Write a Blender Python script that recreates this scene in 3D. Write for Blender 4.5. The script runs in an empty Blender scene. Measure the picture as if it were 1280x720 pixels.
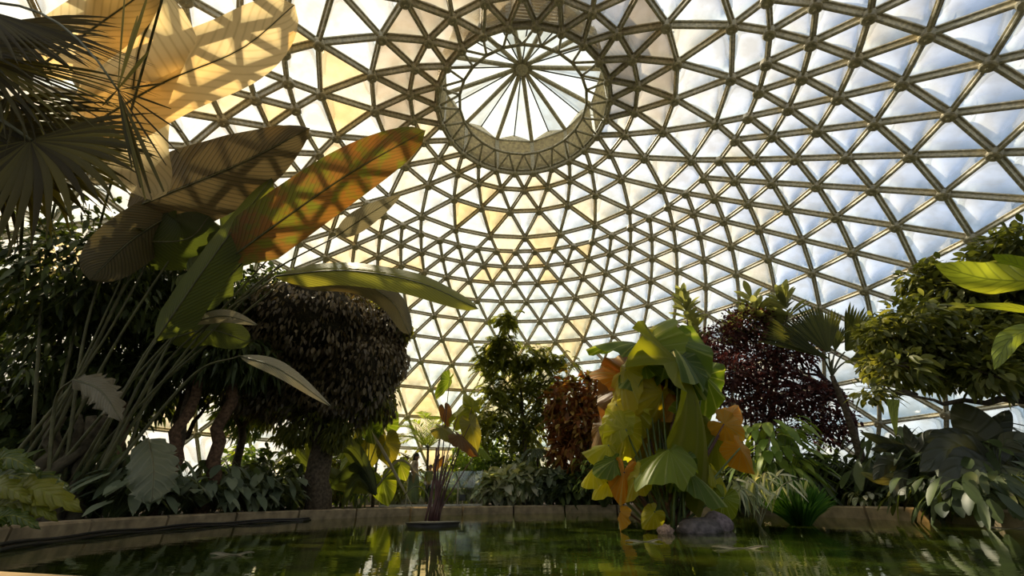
import bpy, math, random
import numpy as np
from mathutils import Vector, Matrix
PI = math.pi
rng = np.random.default_rng(7)
random.seed(7)
C = bpy.context.scene.collection
S = bpy.context.scene

# ---------------------------------------------------------------- camera
F = 509.31; PITCH = 0.47562; ROLL = 0.010889; YAW = -0.046434
CAM = np.array([0.0, 0.0, 0.45])
cc, ss = math.cos(YAW), math.sin(YAW); cp, sp = math.cos(PITCH), math.sin(PITCH)
_r0 = np.array([cc, -ss, 0]); FW = np.array([ss*cp, cc*cp, sp]); _u0 = np.array([-ss*sp, -cc*sp, cp])
RT = _r0*math.cos(ROLL) - _u0*math.sin(ROLL); UP = _r0*math.sin(ROLL) + _u0*math.cos(ROLL)
cam = bpy.data.cameras.new('camera'); camo = bpy.data.objects.new('camera', cam); C.objects.link(camo)
cam.sensor_width = 36; cam.lens = 36*F/1280; cam.clip_start = 0.05; cam.clip_end = 2000
M = Matrix(((RT[0], UP[0], -FW[0], CAM[0]), (RT[1], UP[1], -FW[1], CAM[1]), (RT[2], UP[2], -FW[2], CAM[2]), (0, 0, 0, 1)))
camo.matrix_world = M
S.camera = camo
def ray(px, py): return FW + RT*((px-640)/F) + UP*((360-py)/F)
DOME_R = 15.0; DOME_C = np.array([0, .50034*DOME_R, .45-.378485*DOME_R])
def P(px, py, Y, m=.9):                 # point on a picture ray at depth Y, kept inside the dome
    d = ray(px, py); t = Y/d[1]; o = CAM-DOME_C; a = d@d; b = o@d; c = o@o-(DOME_R-m)**2
    return CAM + d*min(t, (-b+math.sqrt(b*b-a*c))/a)
def inside(p, m=.45):                   # pull points back within the dome
    v = np.asarray(p, float)-DOME_C; r = np.linalg.norm(v, axis=-1, keepdims=True); return DOME_C+v*np.minimum(1, (DOME_R-m)/np.maximum(r, 1e-6))
def PX(px, Y, z):                       # ground point under a picture column at depth Y
    d = ray(px, 600); p = CAM + d*(Y/d[1]); v = np.array([p[0], Y])-DOME_C[:2]; k = min(1, 12.9/np.linalg.norm(v)); return np.array([v[0]*k, DOME_C[1]+v[1]*k, z])
def pxsize(n, p):                       # metres spanned by n picture pixels at p
    return n*float(np.dot(np.asarray(p)-CAM, FW))/F

# ---------------------------------------------------------------- world, sun, exposure
S.view_settings.view_transform = 'Standard'; S.view_settings.look = 'None'
S.view_settings.gamma = 1; S.view_settings.use_curve_mapping = False
S.view_settings.exposure = 0.14
SUN = np.array([-0.4449, 0.3994, 0.8016])
w = bpy.data.worlds.new('sky'); S.world = w; w.use_nodes = True
nt = w.node_tree; nt.nodes.clear(); N = nt.nodes.new; L = nt.links.new
out = N('ShaderNodeOutputWorld'); bg = N('ShaderNodeBackground'); sky = N('ShaderNodeTexSky')
sky.sky_type = 'NISHITA'; sky.sun_disc = False; sky.sun_elevation = math.radians(53.3)
sky.sun_rotation = math.radians(-48.1); sky.air_density = 1.0; sky.dust_density = 2.5; sky.ozone_density = 1.5
tc = N('ShaderNodeTexCoord'); nz = N('ShaderNodeTexNoise'); nz.inputs['Scale'].default_value = 2.2; nz.inputs['Detail'].default_value = 6
L(tc.outputs['Generated'], nz.inputs['Vector'])
cr = N('ShaderNodeValToRGB'); cr.color_ramp.elements[0].position = .46; cr.color_ramp.elements[1].position = .62
L(nz.outputs['Fac'], cr.inputs['Fac'])
sc = N('ShaderNodeVectorMath'); sc.operation = 'SCALE'; sc.inputs['Scale'].default_value = 0.235
cap = N('ShaderNodeVectorMath'); cap.operation = 'MINIMUM'; cap.inputs[1].default_value = (1.35, 1.18, .92); L(sky.outputs[0], sc.inputs[0]); L(sc.outputs[0], cap.inputs[0])
mx = N('ShaderNodeMix'); mx.data_type = 'RGBA'
mm = N('ShaderNodeMath'); mm.operation = 'MULTIPLY_ADD'; mm.inputs[1].default_value = .45; mm.inputs[2].default_value = .30
L(cr.outputs['Color'], mm.inputs[0]); L(mm.outputs[0], mx.inputs[0]); L(cap.outputs[0], mx.inputs[6])
mx.inputs[7].default_value = (.98, .98, .96, 1)
L(mx.outputs[2], bg.inputs['Color']); bg.inputs['Strength'].default_value = 1.0
L(bg.outputs[0], out.inputs[0])
sl = bpy.data.lights.new('sun', 'SUN'); sl.energy = 8.5; sl.angle = math.radians(1.2); sl.color = (1.0, .88, .66)
so = bpy.data.objects.new('sun', sl); C.objects.link(so)
so.rotation_euler = Vector(SUN).to_track_quat('Z', 'Y').to_euler()
S.cycles.use_denoising = True
S.cycles.max_bounces = 10; S.cycles.diffuse_bounces = 3; S.cycles.glossy_bounces = 3
S.cycles.transmission_bounces = 5; S.cycles.transparent_max_bounces = 12
S.cycles.sample_clamp_indirect = 3.0; S.cycles.caustics_reflective = False; S.cycles.caustics_refractive = False

# ---------------------------------------------------------------- object helpers
def tagd(o, label=None, cat=None, group=None, kind=None):
    if label: o['label'] = label
    if cat: o['category'] = cat
    if group: o['group'] = group
    if kind: o['kind'] = kind
    return o
def empty(name, loc, label=None, cat=None, group=None, kind=None):
    o = bpy.data.objects.new(name, None); C.objects.link(o); o.location = tuple(float(v) for v in loc)
    o.empty_display_size = .1
    return tagd(o, label, cat, group, kind)
class MB:
    """collects geometry in world space; build() turns it into one mesh object"""
    def __init__(s): s.v = []; s.f = []; s.n = 0; s.tone = []; s.luv = []
    def add(s, v, f, tone=.5, luv=None):
        v = np.asarray(v, float).reshape(-1, 3); k = len(v)
        s.v.append(v); s.f.extend([tuple(int(i)+s.n for i in q) for q in f]); s.n += k
        s.tone.append(np.broadcast_to(np.asarray(tone, float), (k,)) if np.ndim(tone) else np.full(k, float(tone)))
        s.luv.append(np.asarray(luv, float).reshape(-1, 2) if luv is not None else np.zeros((k, 2)))
    def build(s, name, mat, parent=None, smooth=True, origin=None, **t):
        v = np.concatenate(s.v); me = bpy.data.meshes.new(name)
        if parent is not None: org = np.array(parent_world(parent))
        else: org = np.array(origin) if origin is not None else np.zeros(3)
        me.from_pydata((v-org).tolist(), [], s.f); me.update()
        a = me.attributes.new('tone', 'FLOAT', 'POINT'); a.data.foreach_set('value', np.concatenate(s.tone).astype(np.float32))
        b = me.attributes.new('luv', 'FLOAT2', 'POINT'); b.data.foreach_set('vector', np.concatenate(s.luv).astype(np.float32).ravel())
        me.polygons.foreach_set('use_smooth', [bool(smooth)]*len(me.polygons))
        if mat: me.materials.append(mat)
        o = bpy.data.objects.new(name, me); C.objects.link(o)
        if parent is not None: o.parent = parent
        else: o.location = tuple(org)
        return tagd(o, **t)
def parent_world(p):
    v = Vector((0, 0, 0))
    while p is not None: v += p.location; p = p.parent
    return tuple(v)
def nrm(a): a = np.asarray(a, float); return a/(np.linalg.norm(a, axis=-1, keepdims=True)+1e-9)
def box(mb, c, s, rz=0, tone=.5, axes=None):
    c = np.asarray(c, float); s = np.asarray(s, float)/2
    q = np.array([(x, y, z) for x in (-1, 1) for y in (-1, 1) for z in (-1, 1)])*s
    if axes is not None: q = q@np.asarray(axes)
    else:
        k, l = math.cos(rz), math.sin(rz); q = np.stack([q[:, 0]*k-q[:, 1]*l, q[:, 0]*l+q[:, 1]*k, q[:, 2]], -1)
    mb.add(q+c, [(0, 1, 3, 2), (4, 6, 7, 5), (0, 4, 5, 1), (2, 3, 7, 6), (0, 2, 6, 4), (1, 5, 7, 3)], tone)
def tube(mb, pts, rad, n=8, tone=.5, cap=True):
    pts = np.asarray(pts, float); k = len(pts); rad = np.broadcast_to(np.asarray(rad, float), (k,))
    t = np.gradient(pts, axis=0); t = nrm(t)
    ref = np.array([0, 0, 1.0]) if abs(t[0][2]) < .9 else np.array([1.0, 0, 0])
    V = []; u = nrm(np.cross(ref, t[0]))
    for i in range(k):
        u = u-t[i]*np.dot(u, t[i]); u = nrm(u); w_ = np.cross(t[i], u)
        a = np.arange(n)*2*PI/n
        V.append(pts[i]+rad[i]*(np.outer(np.cos(a), u)+np.outer(np.sin(a), w_)))
    f = [(i*n+j, i*n+(j+1) % n, (i+1)*n+(j+1) % n, (i+1)*n+j) for i in range(k-1) for j in range(n)]
    if cap: f += [tuple(range(n-1, -1, -1)), tuple(range((k-1)*n, k*n))]
    mb.add(np.concatenate(V), f, tone)
def bez(p0, p1, p2, n=10):
    t = np.linspace(0, 1, n)[:, None]; p0, p1, p2 = map(np.asarray, (p0, p1, p2))
    return p0*(1-t)**2+2*p1*t*(1-t)+p2*t*t
def thru(pts, n=12):
    """smooth curve through the given points"""
    pts = [np.asarray(p, float) for p in pts]
    if len(pts) == 2: t = np.linspace(0, 1, n)[:, None]; return pts[0]*(1-t)+pts[1]*t
    Q = [2*pts[0]-pts[1]]+pts+[2*pts[-1]-pts[-2]]; o = []; m = len(pts)-1
    for s in np.linspace(0, m, n):
        i = min(int(s), m-1); t = s-i; a, b, c, d = Q[i:i+4]
        o.append(.5*((2*b)+(-a+c)*t+(2*a-5*b+4*c-d)*t*t+(-a+3*b-3*c+d)*t**3))
    return np.array(o)

# ---------------------------------------------------------------- materials
MATS = {}
def nmat(name):
    m = bpy.data.materials.new(name); m.use_nodes = True; m.node_tree.nodes.clear(); return m, m.node_tree
def plain(name, col, rough=.6, metal=0, var=.25, scale=6, bump=.0, spec=.5, col2=None):
    if name in MATS: return MATS[name]
    m, t = nmat(name); N = t.nodes.new; L = t.links.new
    o = N('ShaderNodeOutputMaterial'); b = N('ShaderNodeBsdfPrincipled'); L(b.outputs[0], o.inputs[0])
    b.inputs['Roughness'].default_value = rough; b.inputs['Metallic'].default_value = metal; b.inputs['Specular IOR Level'].default_value = spec
    g = N('ShaderNodeNewGeometry'); n = N('ShaderNodeTexNoise'); n.inputs['Scale'].default_value = scale; n.inputs['Detail'].default_value = 5
    L(g.outputs['Position'], n.inputs['Vector'])
    r = N('ShaderNodeValToRGB'); c2 = col2 if col2 else tuple(x*(1-var) for x in col)
    r.color_ramp.elements[0].color = (*c2, 1); r.color_ramp.elements[1].color = (*[min(1, x*(1+var)) for x in col], 1)
    r.color_ramp.elements[0].position = .35; r.color_ramp.elements[1].position = .65
    L(n.outputs['Fac'], r.inputs[0]); L(r.outputs[0], b.inputs['Base Color'])
    if bump:
        bp = N('ShaderNodeBump'); bp.inputs['Strength'].default_value = bump; bp.inputs['Distance'].default_value = .03
        L(n.outputs['Fac'], bp.inputs['Height']); L(bp.outputs[0], b.inputs['Normal'])
    MATS[name] = m; return m
def leafmat(name, cols, trans=.35, tcol=None, rough=.42, vein=None, veinf=0, radial=False, spec=.4, patch=None, patchw=.5):
    """cols: list of colours along the 'tone' attribute; vein: vein colour; patch: second colour in blotches"""
    if name in MATS: return MATS[name]
    m, t = nmat(name); N = t.nodes.new; L = t.links.new
    o = N('ShaderNodeOutputMaterial'); b = N('ShaderNodeBsdfPrincipled'); tr = N('ShaderNodeBsdfTranslucent'); mx = N('ShaderNodeMixShader')
    b.inputs['Roughness'].default_value = rough; b.inputs['Specular IOR Level'].default_value = spec
    a = N('ShaderNodeAttribute'); a.attribute_name = 'tone'
    r = N('ShaderNodeValToRGB'); e = r.color_ramp.elements
    e[0].color = (*cols[0], 1); e[1].color = (*cols[-1], 1)
    for i, c in enumerate(cols[1:-1]): q = e.new((i+1)/(len(cols)-1)); q.color = (*c, 1)
    L(a.outputs['Fac'], r.inputs[0]); col = r.outputs[0]
    g = N('ShaderNodeNewGeometry')
    if patch:
        n = N('ShaderNodeTexNoise'); n.inputs['Scale'].default_value = 3.5; n.inputs['Detail'].default_value = 4; L(g.outputs['Position'], n.inputs['Vector'])
        pr = N('ShaderNodeValToRGB'); pr.color_ramp.elements[0].position = patchw; pr.color_ramp.elements[1].position = patchw+.15
        L(n.outputs['Fac'], pr.inputs[0]); mp = N('ShaderNodeMix'); mp.data_type = 'RGBA'; L(pr.outputs[0], mp.inputs[0]); L(col, mp.inputs[6])
        mp.inputs[7].default_value = (*patch, 1); col = mp.outputs[2]
    bump = None
    if vein:
        u = N('ShaderNodeAttribute'); u.attribute_name = 'luv'; s = N('ShaderNodeSeparateXYZ'); L(u.outputs['Vector'], s.inputs[0])
        def math_(op, x, y=None, c=None):
            q = N('ShaderNodeMath'); q.operation = op
            for i, z in enumerate((x, y, c)):
                if z is None: continue
                if isinstance(z, (int, float)): q.inputs[i].default_value = z
                else: L(z, q.inputs[i])
            return q.outputs[0]
        av = math_('ABSOLUTE', s.outputs[1])
        mid = math_('LESS_THAN', av, .05)
        if radial: ph = math_('MULTIPLY', s.outputs[1], veinf)
        else: ph = math_('MULTIPLY', math_('SUBTRACT', s.outputs[0], math_('MULTIPLY', av, .22)), veinf)
        wv = math_('POWER', math_('ABSOLUTE', math_('SINE', ph)), 30.0 if radial else 12.0)
        fac = math_('MAXIMUM', math_('MULTIPLY', mid, .8), math_('MULTIPLY', wv, .55))
        mv = N('ShaderNodeMix'); mv.data_type = 'RGBA'; L(fac, mv.inputs[0]); L(col, mv.inputs[6]); mv.inputs[7].default_value = (*vein, 1); col = mv.outputs[2]
        bp = N('ShaderNodeBump'); bp.inputs['Strength'].default_value = .5; bp.inputs['Distance'].default_value = .02; L(wv, bp.inputs['Height']); L(bp.outputs[0], b.inputs['Normal'])
    L(col, b.inputs['Base Color'])
    tm = N('ShaderNodeMix'); tm.data_type = 'RGBA'; tm.blend_type = 'MULTIPLY'; tm.inputs[0].default_value = 1.0
    L(col, tm.inputs[6]); tm.inputs[7].default_value = (*(tcol or (1.9, 1.75, .6)), 1); L(tm.outputs[2], tr.inputs[0])
    mx.inputs[0].default_value = trans; L(b.outputs[0], mx.inputs[1]); L(tr.outputs[0], mx.inputs[2]); L(mx.outputs[0], o.inputs[0])
    MATS[name] = m; return m
BARK = plain('bark', (.10, .075, .05), .85, var=.5, scale=14, bump=.8)
STEMG = plain('stem_green', (.12, .16, .05), .5, var=.3)
STEMP = plain('stem_purple', (.10, .045, .04), .5, var=.4)
STEMO = plain('stem_olive', (.11, .11, .05), .5, var=.3)
G_DARK = leafmat('leaf_dark', [(0.023, 0.037, 0.016), (0.070, 0.101, 0.034), (0.132, 0.171, 0.054)], .22)
G_MID = leafmat('leaf_mid', [(0.046, 0.078, 0.022), (0.116, 0.171, 0.046), (0.217, 0.279, 0.078)], .38)
G_LIGHT = leafmat('leaf_light', [(0.093, 0.155, 0.031), (0.202, 0.310, 0.062), (0.388, 0.480, 0.109)], .42)
G_OLIVE = leafmat('leaf_olive', [(0.078, 0.093, 0.023), (0.186, 0.202, 0.054), (0.341, 0.326, 0.093)], .42)
G_GREY = leafmat('leaf_greygreen', [(0.093, 0.124, 0.085), (0.186, 0.232, 0.155), (0.310, 0.357, 0.248)], .25)
G_PALE = leafmat('leaf_pale', [(0.155, 0.202, 0.109), (0.403, 0.449, 0.279), (0.620, 0.620, 0.527)], .3)
MAROON = leafmat('leaf_maroon', [(0.038, 0.014, 0.016), (0.101, 0.035, 0.035), (0.203, 0.081, 0.068)], .25, tcol=(1.6, .9, .8))
CROTON = leafmat('leaf_croton', [(0.139, 0.054, 0.019), (0.279, 0.124, 0.046), (0.403, 0.310, 0.078)], .35, tcol=(1.9, 1.2, .6))
MOSSY = leafmat('leaf_vine', [(.075, .056, .034), (.16, .125, .07), (.29, .225, .115)], .28, tcol=(1.4, 1.3, .7), spec=.6)
FANM = leafmat('leaf_fan', [(.045, .035, .018), (.10, .085, .03), (.26, .22, .05)], .35, rough=.7, spec=.2)
BANANA = leafmat('leaf_banana', [(0.046, 0.062, 0.019), (0.139, 0.171, 0.046), (0.264, 0.264, 0.070)], .45, vein=(.05, .06, .02), veinf=95)
BAN_RED = leafmat('leaf_banana_rust', [(0.088, 0.121, 0.033), (0.154, 0.165, 0.044), (0.209, 0.187, 0.055)], .32, vein=(.10, .07, .03), veinf=90, patch=(.24, .115, .055), patchw=.40)
BAN_DRY = leafmat('leaf_banana_dry', [(.22, .20, .14), (.32, .29, .2), (.42, .39, .28)], .25, vein=(.18, .16, .1), veinf=60, tcol=(1.2, 1.1, .8))
BAN_GLARE = leafmat('leaf_banana_glare', [(.50, .42, .27), (.60, .50, .33), (.66, .58, .4)], .68, vein=(.42, .34, .2), veinf=50, tcol=(1.4, 1.25, .95), rough=.7)  # sun glare washing out the leaves is painted in as pale colour
BAN_DARK = leafmat('leaf_banana_dark', [(.10, .075, .045), (.13, .10, .055), (.15, .13, .065)], .25, vein=(.03, .03, .02), veinf=90, tcol=(1.2, 1.1, .8))
TARO = leafmat('leaf_taro', [(.05, .10, .012), (.13, .19, .02), (.25, .30, .025)], .5, vein=(.36, .40, .14), veinf=9, radial=True, rough=.42, spec=.3)
TARO_L = leafmat('leaf_taro_olive', [(.15, .17, .015), (.22, .24, .02), (.28, .30, .03)], .6, vein=(.3, .3, .08), veinf=9, radial=True, rough=.5, spec=.25)
TARO_Y = leafmat('leaf_taro_yellow', [(.34, .38, .03), (.48, .46, .04), (.58, .50, .05)], .62, vein=(.62, .6, .2), veinf=9, radial=True, rough=.35, tcol=(1.6, 1.5, .5))
TARO_O = leafmat('leaf_taro_orange', [(.60, .24, .02), (.66, .32, .03), (.70, .42, .05)], .6, vein=(.62, .45, .15), veinf=9, radial=True, tcol=(1.4, 1.2, .5))
TARO_B = leafmat('leaf_taro_brown', [(.14, .07, .02), (.20, .11, .03), (.26, .17, .04)], .45, vein=(.25, .2, .08), veinf=9, radial=True, tcol=(1.9, 1.2, .5))
VARIEG = leafmat('leaf_variegated', [(.025, .055, .008), (.06, .10, .010), (.20, .20, .02)], .3, vein=(.22, .24, .03), veinf=30, spec=.2)
RIMM = plain('pool_rim_stone', (.32, .25, .155), .75, var=.3, scale=5, bump=.3)
SOIL = plain('soil', (.045, .03, .02), .95, var=.5, scale=9, bump=.9)
PAVE = plain('paving', (.22, .19, .15), .85, var=.25, scale=4, bump=.2)
STEEL = plain('painted_steel', (.58, .53, .40), .5, metal=0, var=.28, scale=18, bump=.15)

# ---------------------------------------------------------------- dome (setting)
R = 15.0; DC = np.array([0, .50034*R, CAM[2]-.378485*R]); PH = -1.685341
TH = np.radians([8.712, 11.311, 14.775, 19.139, 21.588, 24.374, 27.445, 30.853, 34.661, 38.793, 43.282, 48.169, 53.488, 59.1, 64.9, 67.3])
def dn(r, i, rr=R):
    a = PH+i*PI/12; t = TH[r]; return DC+rr*np.array([math.sin(t)*math.cos(a), math.sin(t)*math.sin(a), math.cos(t)])
nodes = {}; edges = []; faces = []
def key(r, i):
    i = round((i % 24)*4)/4 % 24; nodes.setdefault((r, i), dn(r, i)); return (r, i)
OFF = {0: 0, 1: .5, 2: 0, 3: .5}
for r in range(4):
    for k in range(24):
        i = OFF[r]+k; edges.append((key(r, i), key(r, i+1)))
        if r < 3:
            edges += [(key(r, i), key(r+1, i+.5)), (key(r, i), key(r+1, i-.5))]
            faces += [(key(r, i), key(r+1, i-.5), key(r+1, i+.5)), (key(r, i), key(r+1, i+.5), key(r, i+1))]
        else:
            edges += [(key(3, i), key(4, i-.25)), (key(3, i), key(4, i+.25))]
            faces += [(key(3, i), key(4, i-.25), key(4, i+.25)), (key(3, i), key(4, i+.25), key(4, i+.75), key(3, i+1))]
NR = 14
for r in range(4, NR+1):
    o_ = .25 if r % 2 == 0 else 0.0
    for k in range(48):
        i = o_+k*.5; edges.append((key(r, i), key(r, i+.5)))
        if r < NR:
            edges += [(key(r, i), key(r+1, i+.25)), (key(r, i), key(r+1, i-.25))]
            faces += [(key(r, i), key(r+1, i-.25), key(r+1, i+.25)), (key(r, i), key(r+1, i+.25), key(r, i+.5))]
def view(p):
    d = np.asarray(p)-CAM; z = float(d@FW)
    if z < .3: return None
    return 640+F*float(d@RT)/z, 360-F*float(d@UP)/z, z
def seen(p):
    q = view(p); return q is not None and -30 < q[0] < 1310 and -30 < q[1] < 640
dome = empty('ceiling', DC+np.array([0, 0, R]), kind='structure')
dome['label'] = 'triangulated steel dome glazed with blown acrylic bubble panels'
def strut(mb, a, b, w_=.055, d_=.085, r_=.034):
    a = np.asarray(a); b = np.asarray(b); x = nrm(b-a); c = (a+b)/2; z = nrm(c-DC); y = nrm(np.cross(z, x)); z = np.cross(x, y); ln = np.linalg.norm(b-a)
    box(mb, c+z*.015, (ln, w_*2.0, .03), axes=np.array([x, y, z]))           # glazing flange
    box(mb, c-z*.045, (ln, w_*.75, d_), axes=np.array([x, y, z]))            # web
    tube(mb, [a-z*.11, b-z*.11], r_*.95, 8)                                  # lower chord
def hub(mb, p, s=1.0):
    s *= .74
    z = nrm(p-DC); x = nrm(np.cross(z, [0.2, .9, .1])); y = np.cross(z, x); n = 14; a = np.arange(n)*2*PI/n
    rings = []
    for rr, h in ((.05*s, -.20), (.13*s, -.19), (.165*s, -.165), (.165*s, -.03), (.12*s, .03)):
        rings.append(p+np.outer(np.cos(a), x)*rr+np.outer(np.sin(a), y)*rr+z*h)
    V = np.concatenate(rings); f = [(i*n+j, (i+1)*n+j, (i+1)*n+(j+1) % n, i*n+(j+1) % n) for i in range(4) for j in range(n)]
    f += [tuple(range(n)), tuple(range(5*n-1, 4*n-1, -1))]; mb.add(V, f)
    tube(mb, [p-z*.19, p-z*.235], .035*s, 6)
ed = sorted(((view((nodes[a]+nodes[b])/2)[2] if seen((nodes[a]+nodes[b])/2) else 999), i) for i, (a, b) in enumerate(edges))
# ring 0 is the heavier compression ring
rest = MB(); nst = 0
for dist, i in ed:
    a, b = edges[i]; k = 1.0 if not (a[0] == 0 and b[0] == 0) else 1.35
    if dist < 900 and nst < 100:
        q = MB(); strut(q, nodes[a], nodes[b], .055*k, .085*k, .034*k); q.build('strut', STEEL, dome, smooth=False); nst += 1
    else: strut(rest, nodes[a], nodes[b], .055*k, .085*k, .034*k)
rest.build('dome_lattice', STEEL, dome, smooth=False, kind='stuff')
hn = sorted(((view(p)[2] if seen(p) else 999), k_) for k_, p in nodes.items()); rest = MB(); nh = 0
for dist, k_ in hn:
    s_ = 1.0 if k_[0] > 1 else .85
    if dist < 900 and nh < 100: q = MB(); hub(q, nodes[k_], s_); q.build('strut_hub', STEEL, dome, smooth=False); nh += 1
    else: hub(rest, nodes[k_], s_)
rest.build('distant_hubs', STEEL, dome, smooth=False, kind='stuff')

def panelmat():
    m, t = nmat('acrylic_bubble'); N = t.nodes.new; L = t.links.new
    o = N('ShaderNodeOutputMaterial'); tl = N('ShaderNodeBsdfTranslucent'); tp = N('ShaderNodeBsdfTransparent'); gl = N('ShaderNodeBsdfGlossy')
    a = N('ShaderNodeAttribute'); a.attribute_name = 'tone'
    r = N('ShaderNodeValToRGB'); e = r.color_ramp.elements
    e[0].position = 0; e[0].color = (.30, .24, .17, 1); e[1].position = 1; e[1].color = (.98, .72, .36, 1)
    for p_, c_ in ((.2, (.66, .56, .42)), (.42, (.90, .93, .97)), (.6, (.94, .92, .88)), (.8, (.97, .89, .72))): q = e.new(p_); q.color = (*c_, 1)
    L(a.outputs['Fac'], r.inputs[0])
    g = N('ShaderNodeNewGeometry'); n = N('ShaderNodeTexNoise'); n.inputs['Scale'].default_value = 2.5; n.inputs['Detail'].default_value = 7
    L(g.outputs['Position'], n.inputs['Vector'])
    # noise mottles every panel slightly; low tone is browner
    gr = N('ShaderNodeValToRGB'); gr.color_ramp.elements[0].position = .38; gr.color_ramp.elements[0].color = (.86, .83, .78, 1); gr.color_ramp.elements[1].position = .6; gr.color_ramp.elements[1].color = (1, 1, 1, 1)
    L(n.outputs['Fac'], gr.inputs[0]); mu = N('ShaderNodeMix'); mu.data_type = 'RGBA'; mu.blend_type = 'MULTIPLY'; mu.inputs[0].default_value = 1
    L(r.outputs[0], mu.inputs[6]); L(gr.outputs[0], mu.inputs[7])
    ab = N('ShaderNodeMix'); ab.data_type = 'RGBA'; ab.blend_type = 'MULTIPLY'; ab.inputs[0].default_value = 1; L(mu.outputs[2], ab.inputs[6]); ab.inputs[7].default_value = (.76, .74, .69, 1)
    L(ab.outputs[2], tl.inputs[0]); L(mu.outputs[2], tp.inputs[0])
    uvn = N('ShaderNodeAttribute'); uvn.attribute_name = 'luv'; ux = N('ShaderNodeSeparateXYZ'); L(uvn.outputs['Vector'], ux.inputs[0])   # 0 on the thick flange, 1 on the blown dome
    mr = N('ShaderNodeMapRange'); mr.inputs['To Min'].default_value = .38; mr.inputs['To Max'].default_value = .74; L(ux.outputs[0], mr.inputs[0])
    fl = N('ShaderNodeMix'); fl.data_type = 'RGBA'; fl.blend_type = 'MULTIPLY'; fl.inputs[7].default_value = (.74, .84, .93, 1); iv = N('ShaderNodeMath'); iv.operation = 'SUBTRACT'; iv.inputs[0].default_value = 1; L(ux.outputs[0], iv.inputs[1])
    L(iv.outputs[0], fl.inputs[0]); L(mu.outputs[2], fl.inputs[6]); L(fl.outputs[2], ab.inputs[6]); L(fl.outputs[2], tp.inputs[0])
    mx = N('ShaderNodeMixShader'); L(mr.outputs[0], mx.inputs[0]); L(tl.outputs[0], mx.inputs[1]); L(tp.outputs[0], mx.inputs[2])
    gl.inputs['Roughness'].default_value = .12; fr = N('ShaderNodeFresnel'); fr.inputs[0].default_value = 1.35
    m2 = N('ShaderNodeMixShader'); fm = N('ShaderNodeMath'); fm.operation = 'MULTIPLY'; fm.inputs[1].default_value = .35; L(fr.outputs[0], fm.inputs[0]); L(fm.outputs[0], m2.inputs[0]); L(mx.outputs[0], m2.inputs[1]); L(gl.outputs[0], m2.inputs[2]); L(m2.outputs[0], o.inputs[0])
    return m
ACR = panelmat()
def bary_grid(n):
    idx = {}; B = []
    for i in range(n+1):
        for j in range(n+1-i): idx[(i, j)] = len(B); B.append((i/n, j/n, 1-i/n-j/n))
    f = []
    for i in range(n):
        for j in range(n-i):
            f.append((idx[i, j], idx[i+1, j], idx[i, j+1]))
            if i+j < n-1: f.append((idx[i+1, j], idx[i+1, j+1], idx[i, j+1]))
    return np.array(B), f
BG, BF = bary_grid(16)
def panel(mb, ks):
    pts = np.array([nodes[k] for k in ks]); c = pts.mean(0); z = nrm(c-DC)
    pts = c+(pts-c)*.985+z*.03; s = np.linalg.norm(pts[0]-pts[1])
    x, y, zz = view(c) or (0, 0, 0)
    rw = rng.random()
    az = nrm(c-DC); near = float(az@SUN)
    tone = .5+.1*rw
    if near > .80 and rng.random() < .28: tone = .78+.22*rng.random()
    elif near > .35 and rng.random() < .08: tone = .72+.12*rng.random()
    elif near < .6: tone = .40+.14*rw  # cool sky light painted into panels turned away from the sun
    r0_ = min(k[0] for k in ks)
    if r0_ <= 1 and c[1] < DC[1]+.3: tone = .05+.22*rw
    if len(pts) == 3:
        b = 27*BG.prod(1); c_ = np.clip((b-.30)/.70, 0, 1); h = s*.24*np.sqrt(1-(1-c_)**2)
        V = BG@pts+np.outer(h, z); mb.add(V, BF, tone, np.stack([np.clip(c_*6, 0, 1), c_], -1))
    else:
        n = 12; V = []; uv = []
        for i in range(n+1):
            for j in range(n+1):
                u, v = i/n, j/n; b = 16*u*(1-u)*v*(1-v); h = s*.16*math.sqrt(1-(1-max(0, (b-.25)/.75))**2)
                c_ = max(0, (b-.3)/.7); uv.append((min(1, c_*6), c_)); V.append((pts[0]*(1-u)+pts[1]*u)*(1-v)+(pts[3]*(1-u)+pts[2]*u)*v+z*h)
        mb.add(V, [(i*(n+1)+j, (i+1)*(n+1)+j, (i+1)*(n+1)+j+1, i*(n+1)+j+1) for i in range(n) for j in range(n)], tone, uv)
fs = sorted(((view(np.mean([nodes[k] for k in f], 0))[2] if seen(np.mean([nodes[k] for k in f], 0)) else 999), i) for i, f in enumerate(faces))
rest = MB(); np_ = 0
for dist, i in fs:
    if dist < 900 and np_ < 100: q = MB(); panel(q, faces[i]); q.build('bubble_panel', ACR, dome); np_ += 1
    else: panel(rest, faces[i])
rest.build('distant_panels', ACR, dome, kind='stuff')

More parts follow.
